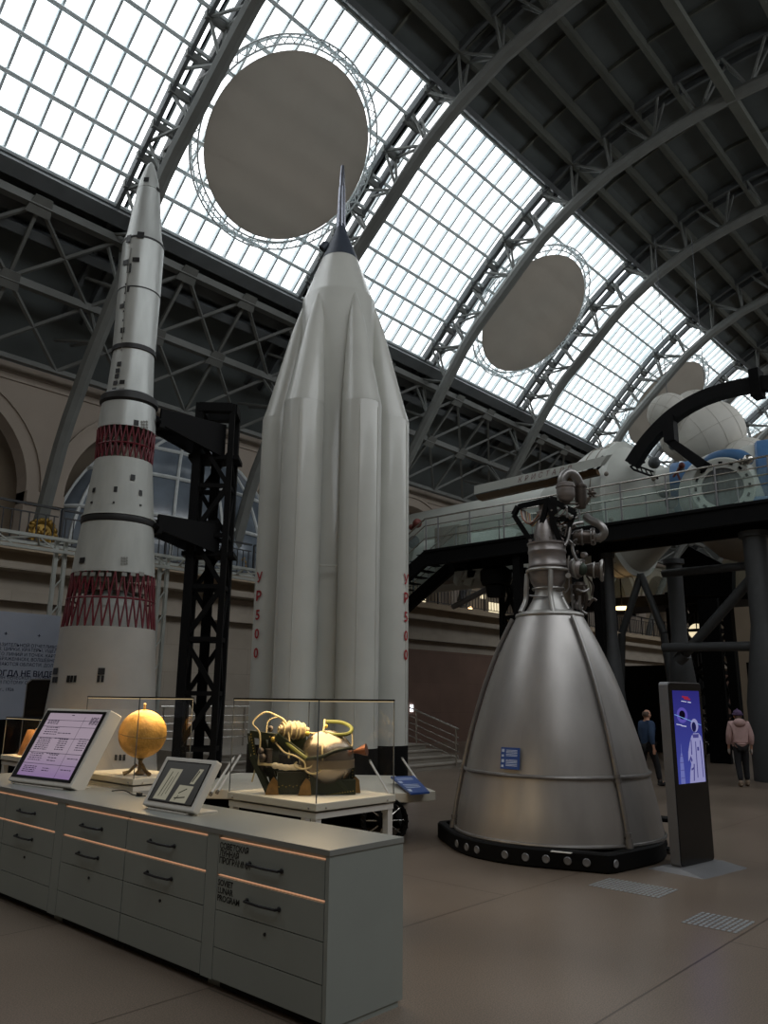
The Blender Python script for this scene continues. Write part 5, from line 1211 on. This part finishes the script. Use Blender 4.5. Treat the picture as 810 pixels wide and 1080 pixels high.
hp = [onx(594+502/6.75, 460+238/6.75, 21.2), onx(590+700/6.75, 460+300/6.75, 20.9), onx(590+610/6.75, 460+185/6.75, 21.2), onx(590+505/6.75, 460+215/6.75, 21.2)]
b.tube(hp[0], hp[1], .035, n=6); b.tube(hp[3], hp[2], .03, n=6); b.tube(hp[0], hp[3], .03, n=6)
for f in (.2, .4, .6, .8): p = hp[0]+(hp[1]-hp[0])*f; b.tube(p, p+V((.05, .1, .22)), .02, n=6)
b.tube(hp[0]+V((0, .12, .22)), hp[1]+V((0, .12, .22)), .03, n=6)
b.build('boom_ladder', 'black', MT)
for (x, y, d) in ((710, 470, 21), (718, 495, 21), (690, 488, 21), (700, 520, 20.8), (708, 530, 20.8)): b = MB(); b.ell(onx(x, y, d), random.uniform(.1, .2), 10, 7); b.build('hull_fitting', 'steel_d', MT)
for (x, y) in ((640, 500), (645, 548), (690, 505)):
    b = MB(); c = onx(x, y, 20.55); b.lathe([(0, 0), (.06, 0), (.07, .04), (.03, .08), (0, .08)], c, 12, frame_of((-1, 0, 0))); b.build('sensor', 'mir_d', MT)
# docking node to the right
ND = thing('docking_node', 'round docking node with blue belts and a dark hatch, right of the station module', 'docking node', (20.9, 6.7, 5.6))
nc = V((21.6, 6.75, 7.0)); prt = onx(762, 514, 20.5); prt = V((20.5, prt.y, prt.z)); pn = (CP-prt); pn.z *= .4; pn.normalize(); PF = frame_of(pn); nc = prt-pn*1.2
b = MB(); b.ell(nc, 1.15, 40, 24); b.build('node_sphere', 'mir', ND)
b = MB(); b.lathe([(.8, -.35), (.82, -.2), (.8, 0), (.76, .03), (.52, .0), (.5, -.05), (0, -.1)], prt, 44, PF); po = b.build('hatch_ring', 'mir', ND)
b = MB(); b.lathe([(0, -.06), (.49, -.05), (.5, -.01), (.5, -.02)], prt, 40, PF); b.build('hatch_cover', P('dark_hatch', '#4b4f50', .3, .6, var=.4, scale=3, stretch=(1, 5, 1)), ND)
b = MB()
for k in range(16):
    a = 2*pi*k/16; c = prt + PF @ V((.65*cos(a), .65*sin(a), .03)); b.box(c-V((.03, .05, .03)), c+V((.03, .05, .03)), R=PF @ Matrix.Rotation(a, 3, 'Z'))
b.build('ring_slot', 'black_m', po, smooth=0)
# blue belts
FY2 = frame_of((.25, -1, 0))
for (x, y, R_, hw_) in ((722, 515, .74, .3), (812, 502, .95, .28)):
    c = onx(x, y, 22.2); belts = MB(); belts.lathe([(R_, -hw_), (R_*1.05, -hw_*.8), (R_*1.05, hw_*.8), (R_, hw_)], c, 40, FY2); belts.build('blue_belt', 'blue_k', ND)
b = MB()
c1 = onx(722, 515, 22.2); c2 = onx(812, 502, 22.2); b.lathe([(0, -.8), (.66, -.7), (.7, 0), (.7, .6), (.6, .7)], c1, 36, FY2); b.lathe([(0, -.9), (.75, -.9), (.9, -.5), (.93, 0), (.93, 3), (0, 3)], c2, 36, FY2)
b.build('node_neck', 'mir', ND)
b = MB(); pts = [onx(742, 493, 20.9), onx(752, 484, 20.9), onx(766, 480, 20.9), onx(780, 480.5, 20.9), onx(788, 485, 20.9)]
b.path(spline([p for p in pts], 4), .16, 10); b.build('blue_handrail', 'blue_k', ND)
b = MB(); b.ell(onx(789, 485, 20.6), .14, 14, 10); b.ell(onx(782, 487, 20.6), .09, 12, 8); b.build('chrome_fitting', 'inox', ND)
b = MB(); b.ell(onx(719, 491, 20.8), .09, 10, 8); b.tube(onx(719, 491, 20.8), onx(710, 503, 20.8), .035, n=8); b.tube(onx(714, 498, 20.8), onx(717, 506, 20.8), .03, n=8); b.build('red_fitting', 'redf', ND)
# lower round module beneath the deck
LM = thing('lower_module', 'grey-brown rounded spacecraft hull with a blue edge below the deck at right', 'spacecraft', (22, 5.6, 4.6))
lc = onx(796, 560, 22.3); b = MB(); rr = 1.55
b.lathe([(rr*1.0, .1), (rr*1.0, 0), (rr*.97, -.12), (rr*.85, -.55), (rr*.6, -.95), (rr*.3, -1.12), (0, -1.15)], lc+V((0, 0, .3)), 48); b.build('hull', 'mir_d', LM)
b = MB(); b.lathe([(rr*.99, 0), (rr*1.03, .02), (rr*1.03, .22), (rr*.99, .25), (0, .3)], lc+V((0, 0, .35)), 48); b.build('blue_rim', 'blue_k', LM)
# module at the far left, seen through the glass
t = thing('white_module', 'white spacecraft module behind the left end of the glass balustrade', 'spacecraft', (20.5, 15, 5.0))
b = MB(); c = onx(450, 560, 20.8); b.lathe([(0, -2.2), (.6, -2.2), (.9, -1.9), (.9, 1.5), (.7, 1.9), (0, 1.9)], V((20.6, 14.8, 6.0)), 40, FY); b.build('hull', 'mir', t)
b = MB(); c = onx(472, 572, 19.5); b.box((19.45, c.y-.5, 5.2), (19.95, c.y+.5, 7.0)); b.build('equipment_box', 'mir_d', t, smooth=0, bevel=.03)
b = MB(); b.lathe([(.2, 0), (.22, .05), (.12, .08), (0, .08)], onx(437, 572, 19.5), 20, frame_of((-1, -.2, 0))); b.build('porthole', 'steel_d', t)
b = MB(); b.ell(onx(440, 552, 19.4), .16, 12, 8); b.ell(onx(434, 556, 19.4), .1, 12, 8); b.build('red_fitting', 'redf', t)
# crystal module wing board
t = thing('station_wing', 'long white slanted board with Cyrillic lettering above the left part of the deck', 'board', (19.8, 11, 7.6))
A, B_, C_, D_ = onx(500, 512.5, 19.6), onx(640, 480.5, 19.6), onx(632, 492, 19.6), onx(500, 521.5, 19.6)
b = MB(); b.slab([D_, C_, B_, A], (.35, 0, .12)); b.build('board', 'mir', t, smooth=0)
b = MB(); b.slab([D_+V((.05, 0, -.02)), C_+V((.05, .15, -.02)), C_+V((.25, .2, -.14)), D_+V((.25, 0, -.14))], (.2, 0, 0)); b.build('underside', P('amber_underside', '#6b5236', .6), t, smooth=0)
xd = (B_-A).normalized(); up_ = (A-D_).normalized()
text('КРИСТАЛЛ', .22, onx(546, 509, 19.58)+V((-.01, 0, 0)), xd, V((0, 0, 1)), P('dull_red_letters', '#7b5a58', .6), 'lettering', t, spacing=1.75, shear=.3)
b = MB(); p = [onx(547, 533, 19.9), onx(569, 526, 19.9), onx(566, 541, 19.9), onx(550, 548, 19.9)]; b.slab(p, (.3, 0, 0)); b.build('flap', 'mir', t, smooth=0)
b = MB(); b.tube(onx(636, 482, 19.7), onx(612, 505, 20.2), .05, n=8); b.tube(onx(640, 484, 19.9), onx(625, 500, 20.4), .04, n=8); b.build('strut', 'black', t)
# white hull section behind the engine top
# curved black beam and its bracket
t = thing('curved_beam', 'black curved steel beam arching over the station at the right edge', 'beam', (20, 7, 8))
pts = spline([onx(664, 489, 20), onx(682, 463, 20), onx(707, 438, 20), onx(735, 420.5, 20), (onx(765, 410, 20)), onx(796, 404, 20), onx(830, 403, 20), onx(870, 410, 20)], 6)
b = MB()
n_ = len(pts)
def sec(i):
    a = pts[max(0, i-1)]; c = pts[min(n_-1, i+1)]; d = (c-a).normalized(); nn = V((1, 0, 0)); w = d.cross(nn).normalized(); p = pts[i]
    return [p+w*.18, p-w*.18, p-w*.18+nn*.3, p+w*.18+nn*.3]
S_ = [sec(i) for i in range(n_)]; vs = [q for s_ in S_ for q in s_]
b.add(vs, [(i*4+j, i*4+(j+1) % 4, (i+1)*4+(j+1) % 4, (i+1)*4+j) for i in range(n_-1) for j in range(4)] + [(0, 1, 2, 3), tuple((n_-1)*4+j for j in range(4))]); b.build('beam', 'black', t, smooth=0)
b = MB(); p = onx(796, 403, 19.95); b.box((p.x-.06, p.y-.12, p.z-.36), (p.x+.4, p.y+.12, p.z+.36)); b.build('splice_plate', 'black_m', t, smooth=0)
b = MB(); b.beam(onx(706, 440, 20.1), onx(708, 466, 20.1), .3, .3, up=(1, 0, 0)); b.slab([onx(703, 468, 20), onx(712, 464, 20), onx(744, 486, 20), onx(738, 496, 20)], (.5, 0, 0)); b.build('bracket', 'black', t, smooth=0)
# balloons
BL_ = thing('balloon_cluster', 'cluster of white inflated balls with thin seams hanging behind the curved beam', 'balloon cluster', (25, 9, 9.5))
for (x, y, r_, X) in ((705, 436, 22.5, 24.5), (748, 458, 38, 25.2), (733, 437, 27, 25.6), (788, 487, 27, 25.0), (722, 462, 26, 25.8), (650, 481, 16, 26)):
    c = onx(x, y, X); R_ = r_*depth(c)/F/1.05; b = MB(); b.ell(c, R_, 36, 22); bo = b.build('balloon', 'balloon', BL_)
    s_ = MB(); FR = frame_of((random.uniform(-1, 1), random.uniform(-1, 1), .6))
    for z in (-.5, 0, .5): s_.torus(c+FR @ V((0, 0, z*R_)), R_*sqrt(1-z*z)+.002, .005, 48, 5, FR)
    for k in range(4): s_.torus(c, R_+.002, .005, 48, 5, FR @ Matrix.Rotation(k*pi/4, 3, 'Z') @ Matrix.Rotation(pi/2, 3, 'X'))
    s_.build('seam', 'seam', bo)
s_ = MB()
for (x, y, X) in ((705, 436, 24.5), (748, 458, 25.2)): c = onx(x, y, X); s_.tube(c, V((c.x, c.y, 17.5)), .012, n=4)
s_.build('hanging_cable', 'steel_d', BL_)
# ------------------------------------------------------------------ columns, braces and black structures beneath the station
def column(x, y, X, r_, lab, ztop, flare=.5):
    c = onx(x, y, X); t = thing('support_column', lab, 'column', (X, c.y, 0), 'grey columns carrying the station'); c = V((X, c.y, 0))
    b = MB(); b.lathe([(r_*1.9, 0), (r_*1.9, flare*3.2), (r_*1.02, flare*6.4), (r_, flare*6.5), (r_, ztop)], c, 28); b.build('shaft', 'column', t)
    b = MB(); b.lathe([(r_*1.3, ztop-.12), (r_*1.3, ztop)], c, 28); b.build('cap_ring', 'column', t); return c
cA = column(644, 640, 18.6, .13, 'slim grey column with a flared foot right behind the standing engine', 5.3)
cB = column(714, 640, 20.0, .2, 'dark grey flared column behind the screen kiosk', 5.2)
cC = column(803, 640, 18.2, .25, 'thick grey flared column at the right edge of the photograph', 5.3)
t = thing('diagonal_brace', 'grey diagonal tube rising to the thick column at the right edge', 'brace', onx(730, 680, 19)); b = MB(); b.tube(onx(722, 690, 19), onx(800, 602, 18.4), .12, n=10); b.tube(onx(716, 696, 19.05), onx(723, 689, 18.98), .16, n=10); b.build('brace_tube', 'column', t)
t = thing('horizontal_brace', 'grey horizontal tube between the flared columns', 'brace', onx(750, 682, 18.8)); b = MB(); b.tube(onx(700, 683, 18.9), onx(830, 681, 18.2), .11, n=10); b.build('brace_tube', 'column', t)
t = thing('upper_brace', 'upper grey horizontal tube below the black canopy', 'brace', onx(750, 600, 18.8)); b = MB(); b.tube(onx(700, 605, 19.4), onx(796, 596, 18.6), .1, n=10); b.build('brace_tube', 'column', t)
t = thing('cradle_strut', 'pair of grey struts under the station hull', 'strut', onx(678, 640, 22)); p = onx(676, 606, 22.4)
b = MB(); b.tube(p, onx(656, 668, 22.2), .11, n=10); b.tube(p, onx(700, 668, 22.2), .11, n=10); b.tube(onx(656, 668, 22.2), V((onx(656, 668, 22.2).x, onx(656, 668, 22.2).y+.3, 0)), .11, n=10); b.tube(onx(700, 668, 22.2), V((onx(700, 668, 22.2).x, onx(700, 668, 22.2).y-.3, 0)), .11, n=10); b.build('strut_tube', 'column', t)
def trusstower(x, X, w_, ztop, lab):
    c = onx(x, 650, X); t = thing('lattice_tower', lab, 'tower', (X, c.y, 0), 'black lattice towers under the station')
    cs = [V((X+sx*w_/2, c.y+sy*w_/2, 0)) for sx, sy in ((-1, -1), (1, -1), (1, 1), (-1, 1))]
    b = MB()
    for p in cs: b.beam(p, p+V((0, 0, ztop)), .13)
    b.build('leg', 'black', t, smooth=0); b = MB(); n = max(2, int(ztop/1.15))
    for i in range(4):
        p, q = cs[i], cs[(i+1) % 4]
        for k in range(n): 
            z0, z1 = ztop*k/n, ztop*(k+1)/n; b.beam(p+V((0, 0, z1-.05)), q+V((0, 0, z1-.05)), .09); u_, v_ = (p, q) if k % 2 else (q, p); b.beam(u_+V((0, 0, z0)), v_+V((0, 0, z1)), .09); b.beam(v_+V((0, 0, z0)), u_+V((0, 0, z1)), .06)
    b.build('brace', 'black', t, smooth=0)
trusstower(742, 24.5, 1.1, 5.0, 'black lattice tower seen behind the kiosk top'); trusstower(550, 19.6, .8, 5.3, 'black lattice tower behind the engine head, under the deck'); trusstower(725, 26.5, .9, 5.2, 'black lattice tower deeper behind the flared columns')
# second lower deck and dark screens behind the people
t = thing('lower_platform', 'black lower platform with a glass railing beneath the station', 'platform', (24, 9, 3))
b = MB(); z = onx(670, 633, 24).z; b.box((23.5, 3, z-.28), (24.0, 13, z+.05)); b.box((24, 3, z-.1), (27, 13, z)); b.build('platform_beam', 'black', t, smooth=0)
b = MB(); b.quad((23.55, 6.4, z+.1), (23.55, 12.8, z+.1), (23.55, 12.8, z+.9), (23.55, 6.4, z+.9)); b.build('glass_panel', 'glass2', t, smooth=0)
for y in (3.3, 8.0, 12.7): b = MB(); b.box((23.6, y-.12, 0), (23.9, y+.12, z-.28)); b.build('post', 'black', t, smooth=0)
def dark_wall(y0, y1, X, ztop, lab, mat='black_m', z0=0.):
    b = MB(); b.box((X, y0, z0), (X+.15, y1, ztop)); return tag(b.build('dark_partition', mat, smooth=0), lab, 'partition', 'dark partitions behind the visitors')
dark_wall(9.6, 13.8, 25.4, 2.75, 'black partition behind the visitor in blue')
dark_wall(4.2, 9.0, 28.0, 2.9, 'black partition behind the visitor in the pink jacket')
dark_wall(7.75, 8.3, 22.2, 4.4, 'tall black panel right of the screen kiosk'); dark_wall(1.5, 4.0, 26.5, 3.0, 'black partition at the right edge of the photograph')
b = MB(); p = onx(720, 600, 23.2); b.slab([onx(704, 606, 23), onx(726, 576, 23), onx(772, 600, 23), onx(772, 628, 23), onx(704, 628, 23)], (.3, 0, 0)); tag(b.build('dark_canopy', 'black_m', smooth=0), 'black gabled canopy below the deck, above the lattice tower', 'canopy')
b = MB(); b.lathe([(0, -.1), (.4, -.1), (.45, .05), (.45, .3), (.3, .42), (0, .42)], onx(523, 606, 18.6)-V((0, 0, .2)), 20); b.lathe([(0, -.3), (.26, -.3), (.3, 0), (0, 0)], onx(523, 613, 18.6)-V((0, 0, .15)), 16); tag(b.build('black_spotlight', 'black'), 'black rounded spotlight housing hanging under the left of the deck', 'spotlight')
b = MB(); c = onx(500, 598, 19); b.box((c.x, c.y-.3, c.z-.35), (c.x+.5, c.y+.3, c.z+.3)); tag(b.build('white_box', 'mir', smooth=0, bevel=.04), 'white rounded box under the left of the deck, beside the black spotlight', 'box')
t = thing('rocket_fin', 'pale rocket fins hanging under the left of the deck', 'fins', onx(485, 612, 19)); b = MB()
for (a, c, d, e_) in (((480, 598), (490, 600), (482, 618), (478, 614)), ((494, 600), (502, 602), (496, 619), (488, 616))): b.slab([onx(*a, 19), onx(*c, 19), onx(*d, 19), onx(*e_, 19)], (.1, 0, 0))
b.build('fin', 'mir', t, smooth=0)
b = MB(); b.tube(onx(478, 640, 20), onx(541, 607, 19.4), .09, n=10); tag(b.build('slanted_pole', 'alu'), 'pale slanted pole under the deck, in front of the balcony railing', 'pole')
b = MB(); p = ony(484, 640, 18.95); b.tube(V((p.x, p.y, BZ)), ony(493, 603, 18.95), .15, n=10); tag(b.build('steel_pole', 'column'), 'steep grey pole under the deck next to the pale slanted pole', 'pole')
# lights along the balcony and among the dark structures
for i, (x, y, w_, h_, mt, lab) in enumerate([(443, 632, .7, .55, 'warmsign', 'lit pale sign behind the balcony railing next to the white rocket'), (523, 642, 1.0, .5, 'warmsign', 'lit pale sign behind the balcony railing next to the engine'), (510, 629, .35, .2, 'warmsign', 'small lit sign on the wall above the balcony')]):
    p = ony(x, y, 19.9); b = MB(); b.box((p.x-w_/2, p.y, p.z-h_/2), (p.x+w_/2, p.y+.06, p.z+h_/2)); tag(b.build('lit_sign', mt, smooth=0), lab, 'sign', 'lit signs on the balcony')
for i, (x, y, X, w_, mt, lab) in enumerate([(496, 641, 24, .16, 'warm', 'warm glowing lamp on the balcony'), (656, 641, 22.9, .5, 'warm', 'warm glowing lamp below the station hull'), (735, 666, 24, .3, 'warmsign', 'round yellowish lamp in the black lattice tower')]):
    p = onx(x, y, X) if i else ony(x, y, 18.95); t = thing('glowing_lamp', lab, 'lamp', p); b = MB(); b.lathe([(0, -.06), (w_*.5, -.05), (w_*.55, .02), (0, .05)] if i != 2 else [(0, -.05), (.2, -.04), (.24, .0), (0, .02)], p, 16, None if i != 2 else frame_of((-1, -.3, 0))); b.build('lamp_glow', mt, t)
    b = MB(); b.tube(p+V((0, 0, .04 if i else -.04)), V((p.x, p.y, [BZ, 5.35, p.z+.4][i])), .02, n=6); b.build('lamp_arm', 'black', t)
for i, (x, y) in enumerate(((754.5, 755), (763, 755), (753, 761))):
    p = onx(x, y, 27.88); b = MB(); b.box((p.x, p.y-.14, p.z-.05), (p.x+.1, p.y+.14, p.z+.05)); tag(b.build('small_lamp', 'lampw', smooth=0), 'small white lamp glinting in the dark behind the kiosk', 'lamp', 'small white lamps behind the kiosk')
b = MB(); b.slab([onx(735, 780, 26), onx(757, 740, 26), onx(763, 742, 26), onx(745, 782, 26)], (.1, 0, 0)); 
MBt = thing('dark_stair', 'dark sloping stair rail behind the kiosk', 'stair', onx(745, 790, 24.5))
b = MB()
for k in range(5): b.tube(onx(742, 752+k*7, 24.5), onx(768, 776+k*7, 24.5), .02, n=6)
b.tube(onx(742, 748, 24.5), onx(744, 800, 24.5), .04, n=6); b.build('rail_bar', 'inox', MBt)

# ================================================================== VISITORS
def skin_mesh(name, nodes, edges, mat, parent, sub=2, root=0):
    me = bpy.data.meshes.new('s'); o = bpy.data.objects.new('s', me); COL.objects.link(o)
    me.from_pydata([n[0] for n in nodes], edges, [])
    sk = o.modifiers.new('s', 'SKIN'); sk.use_smooth_shade = True
    o.modifiers.new('sub', 'SUBSURF').levels = sub
    for i, n in enumerate(nodes):
        r_ = n[1]; me.skin_vertices[0].data[i].radius = r_ if isinstance(r_, tuple) else (r_, r_)
        me.skin_vertices[0].data[i].use_root = (i == root)
    dg = bpy.context.evaluated_depsgraph_get(); m2 = bpy.data.meshes.new_from_object(o.evaluated_get(dg))
    bpy.data.objects.remove(o); bpy.data.meshes.remove(me)
    m2.materials.clear(); m2.materials.append(M[mat])
    for p in m2.polygons: p.material_index = 0; p.use_smooth = True
    m2.name = name; r = bpy.data.objects.new(name, m2); COL.objects.link(r); r.parent = parent; r['_o'] = (0, 0, 0); return r
def person(loc, ang, h, lab, jacket, trousers, shoe, hat=None, hood=False, stride=0., armswing=0., hairc='hair'):
    t = thing('person', lab, 'person', loc, 'museum visitors'); t.rotation_euler = (0, 0, ang); t['_o'] = (0, 0, 0); s = h/1.72
    Z = lambda *p: (V(p)*s)
    st = stride
    # joints: x right, y forward
    J = dict(pel=Z(0, 0, .93), sp=Z(0, .01, 1.15), ch=Z(0, .0, 1.36), nk=Z(0, .01, 1.47), hd=Z(0, .03, 1.56), ht=Z(0, .02, 1.66))
    for sd, g in (('l', -1), ('r', 1)):
        f = st*g
        J['hip'+sd] = Z(.09*g, 0, .9); J['kn'+sd] = Z(.095*g, .13*f+.02, .5); J['an'+sd] = Z(.1*g, .22*f-.02-(.06 if f < 0 else 0), .09+(.05 if f < -.5 else 0)); J['toe'+sd] = J['an'+sd]+Z(.015*g, .15, -.055)
        a = -armswing*g
        J['sh'+sd] = Z(.18*g, 0, 1.40); J['el'+sd] = Z(.235*g, -.03+.1*a, 1.13); J['wr'+sd] = Z(.235*g, .05+.2*a, .89); J['hnd'+sd] = Z(.232*g, .07+.22*a, .81)
    names = list(J); idx = {n: i for i, n in enumerate(names)}
    R = dict(pel=(.15, .11), sp=(.13, .1), ch=(.155, .11), nk=.055, hd=.085, ht=.07)
    for sd in 'lr': R.update({'hip'+sd: .085, 'kn'+sd: .055, 'an'+sd: .04, 'toe'+sd: .035, 'sh'+sd: .06, 'el'+sd: .042, 'wr'+sd: .028, 'hnd'+sd: (.018, .038)})
    sc = lambda r: tuple(x*s for x in r) if isinstance(r, tuple) else r*s
    nodes = [(J[n], sc(R[n])) for n in names]
    ed = [('pel', 'sp'), ('sp', 'ch'), ('ch', 'nk'), ('nk', 'hd'), ('hd', 'ht')]
    for sd in 'lr': ed += [('pel', 'hip'+sd), ('hip'+sd, 'kn'+sd), ('kn'+sd, 'an'+sd), ('an'+sd, 'toe'+sd), ('ch', 'sh'+sd), ('sh'+sd, 'el'+sd), ('el'+sd, 'wr'+sd), ('wr'+sd, 'hnd'+sd)]
    edges = [(idx[a], idx[b2]) for a, b2 in ed]
    for sd, g in (('l', -1), ('r', 1)):
        base = J['hnd'+sd]
        for k, (dy, ln_) in enumerate(((-.028, .065), (-.009, .078), (.01, .082), (.029, .073))):
            i0 = len(nodes); p0 = base+Z(0, dy, -.025); nodes.append((p0, .0095*s)); nodes.append((p0+Z(-.004*g, .006, -ln_*.5), .009*s)); nodes.append((p0+Z(-.014*g, .012, -ln_), .008*s)); edges += [(idx['hnd'+sd], i0), (i0, i0+1), (i0+1, i0+2)]
        i0 = len(nodes); nodes.append((base+Z(-.008*g, .042, .01), .011*s)); nodes.append((base+Z(-.016*g, .066, -.02), .01*s)); nodes.append((base+Z(-.02*g, .072, -.048), .009*s)); edges += [(idx['hnd'+sd], i0), (i0, i0+1), (i0+1, i0+2)]
    skin_mesh('body', nodes, edges, 'skin', t, 2)
    # face
    b = MB(); hc = J['hd']+Z(0, 0, .04)
    b.ell(hc+Z(0, .0, .0), (.078*s, .095*s, .112*s), 20, 14)
    b.ell(hc+Z(0, .1, -.015), (.016*s, .022*s, .026*s), 10, 6); b.ell(hc+Z(0, .088, -.055), (.026*s, .012*s, .008*s), 10, 6)
    for g in (-1, 1): b.ell(hc+Z(.082*g, 0, -.01), (.012*s, .024*s, .034*s), 10, 6)
    b.build('face', 'skin', t)
    b = MB()
    for g in (-1, 1): b.ell(hc+Z(.032*g, .082, .012), (.014*s, .012*s, .008*s), 8, 6)
    b.build('eye', 'bshoe', t)
    if hat:
        b = MB(); b.ell(hc+Z(0, -.01, .03), (.108*s, .12*s, .11*s), 20, 10, lo=-.15); b.torus(hc+Z(0, -.005, .025), .104*s, .024*s, 24, 8); b.ell(hc+Z(0, -.01, .145), .022*s, 10, 8); b.build('knit_cap', hat, t)
        b = MB(); b.ell(hc+Z(0, -.05, -.05), (.075*s, .06*s, .09*s), 14, 8); b.build('hair', hairc, t)
    else:
        b = MB(); b.ell(hc+Z(0, -.03, .005), (.088*s, .088*s, .095*s), 20, 10, lo=-.5, hi=.75); b.build('hair', hairc, t)
    # jacket
    jn = [(J['pel']+Z(0, 0, -.06), sc((.19, .15))), (J['pel']+Z(0, 0, .06), sc((.175, .14))), (J['sp'], sc((.175, .145))), (J['ch'], sc((.185, .14))), (J['nk']+Z(0, -.005, -.01), sc((.085, .085)))]
    je = [(0, 1), (1, 2), (2, 3), (3, 4)]
    for sd in 'lr':
        i0 = len(jn); jn += [(J['sh'+sd], .088*s), (J['el'+sd], .072*s), (J['wr'+sd]+Z(0, -.005, .03), .055*s)]; je += [(3, i0), (i0, i0+1), (i0+1, i0+2)]
    if hood: jn = [(p, tuple(v*1.12 for v in r) if isinstance(r, tuple) else r*1.1) for (p, r) in jn]; jn[0] = (jn[0][0]-Z(0, 0, .06), jn[0][1])
    jo = skin_mesh('jacket', jn, je, jacket, t, 2, 2)
    if hood:
        b = MB(); b.ell(J['nk']+Z(0, -.1, -.03), (.14*s, .085*s, .1*s), 18, 10); b.build('hood', jacket, jo)
        b = MB(); b.torus(J['pel']+Z(0, 0, .03), .19*s, .02*s, 30, 8, Matrix.Diagonal((1, .8, 1))); b.build('waist_hem', jacket, jo)
    tn = [(J['pel']+Z(0, 0, .02), sc((.15, .12)))]; te = []
    for sd in 'lr':
        i0 = len(tn); tn += [(J['hip'+sd], .1*s), (J['kn'+sd], .078*s), (J['an'+sd]+Z(0, 0, .03), .062*s)]; te += [(0, i0), (i0, i0+1), (i0+1, i0+2)]
    skin_mesh('trousers', tn, te, trousers, t, 2)
    for sd in 'lr':
        zb = J['an'+sd].z-.09*s
        b = MB(); c = J['an'+sd]+Z(0, .055, 0); c.z = zb+.05*s; b.ell(c, (.052*s, .135*s, .05*s), 16, 10); b.ell(V((J['an'+sd].x, J['an'+sd].y, zb+.09*s)), (.056*s, .062*s, .07*s), 14, 8); b.build('shoe', shoe, t)
    if hood:
        for sd in 'lr': b = MB(); b.ell(J['hnd'+sd]+Z(0, .005, -.02), (.03*s, .05*s, .075*s), 12, 8); b.build('glove', 'glove', t)
    return t
pa = fl(785, 829.5); pb = fl(686, 829); pc = atd(806, 820, 20.6); pc.z = 0
away = lambda p: atan2(p.y, p.x)-pi/2
person(pa, away(pa)+.25, 1.44, 'visitor seen from behind in a pale pink jacket and violet knit cap, walking at right', 'pink', 'trous', 'shoe', 'cap', True, .35, .3)
person(pb, away(pb)-.9, 1.44, 'visitor in a dark blue jacket striding past, partly behind the engine nozzle', 'navyc', 'trous', 'bshoe', None, False, 1.0, .4)
person(pc, away(pc)+.4, 1.5, 'visitor in dark clothes standing in shadow at the right edge, behind the pink jacket', 'darkc', 'trous', 'bshoe', None, False, .2, .1)

# ================================================================== LIGHT
w = bpy.data.worlds.new('overcast_world'); SC.world = w; w.use_nodes = True
w.node_tree.nodes['Background'].inputs[0].default_value = (.8, .88, 1, 1); w.node_tree.nodes['Background'].inputs[1].default_value = .25
SC.view_settings.view_transform = 'Standard'; SC.view_settings.look = 'None'; SC.view_settings.exposure = 0.0
SC.cycles.max_bounces = 7; SC.cycles.transparent_max_bounces = 16; SC.cycles.diffuse_bounces = 4; SC.cycles.glossy_bounces = 4
SC.cycles.sample_clamp_indirect = 4; SC.cycles.caustics_reflective = False; SC.cycles.caustics_refractive = False
for o in list(bpy.data.objects):
    if '_o' in o: del o['_o']
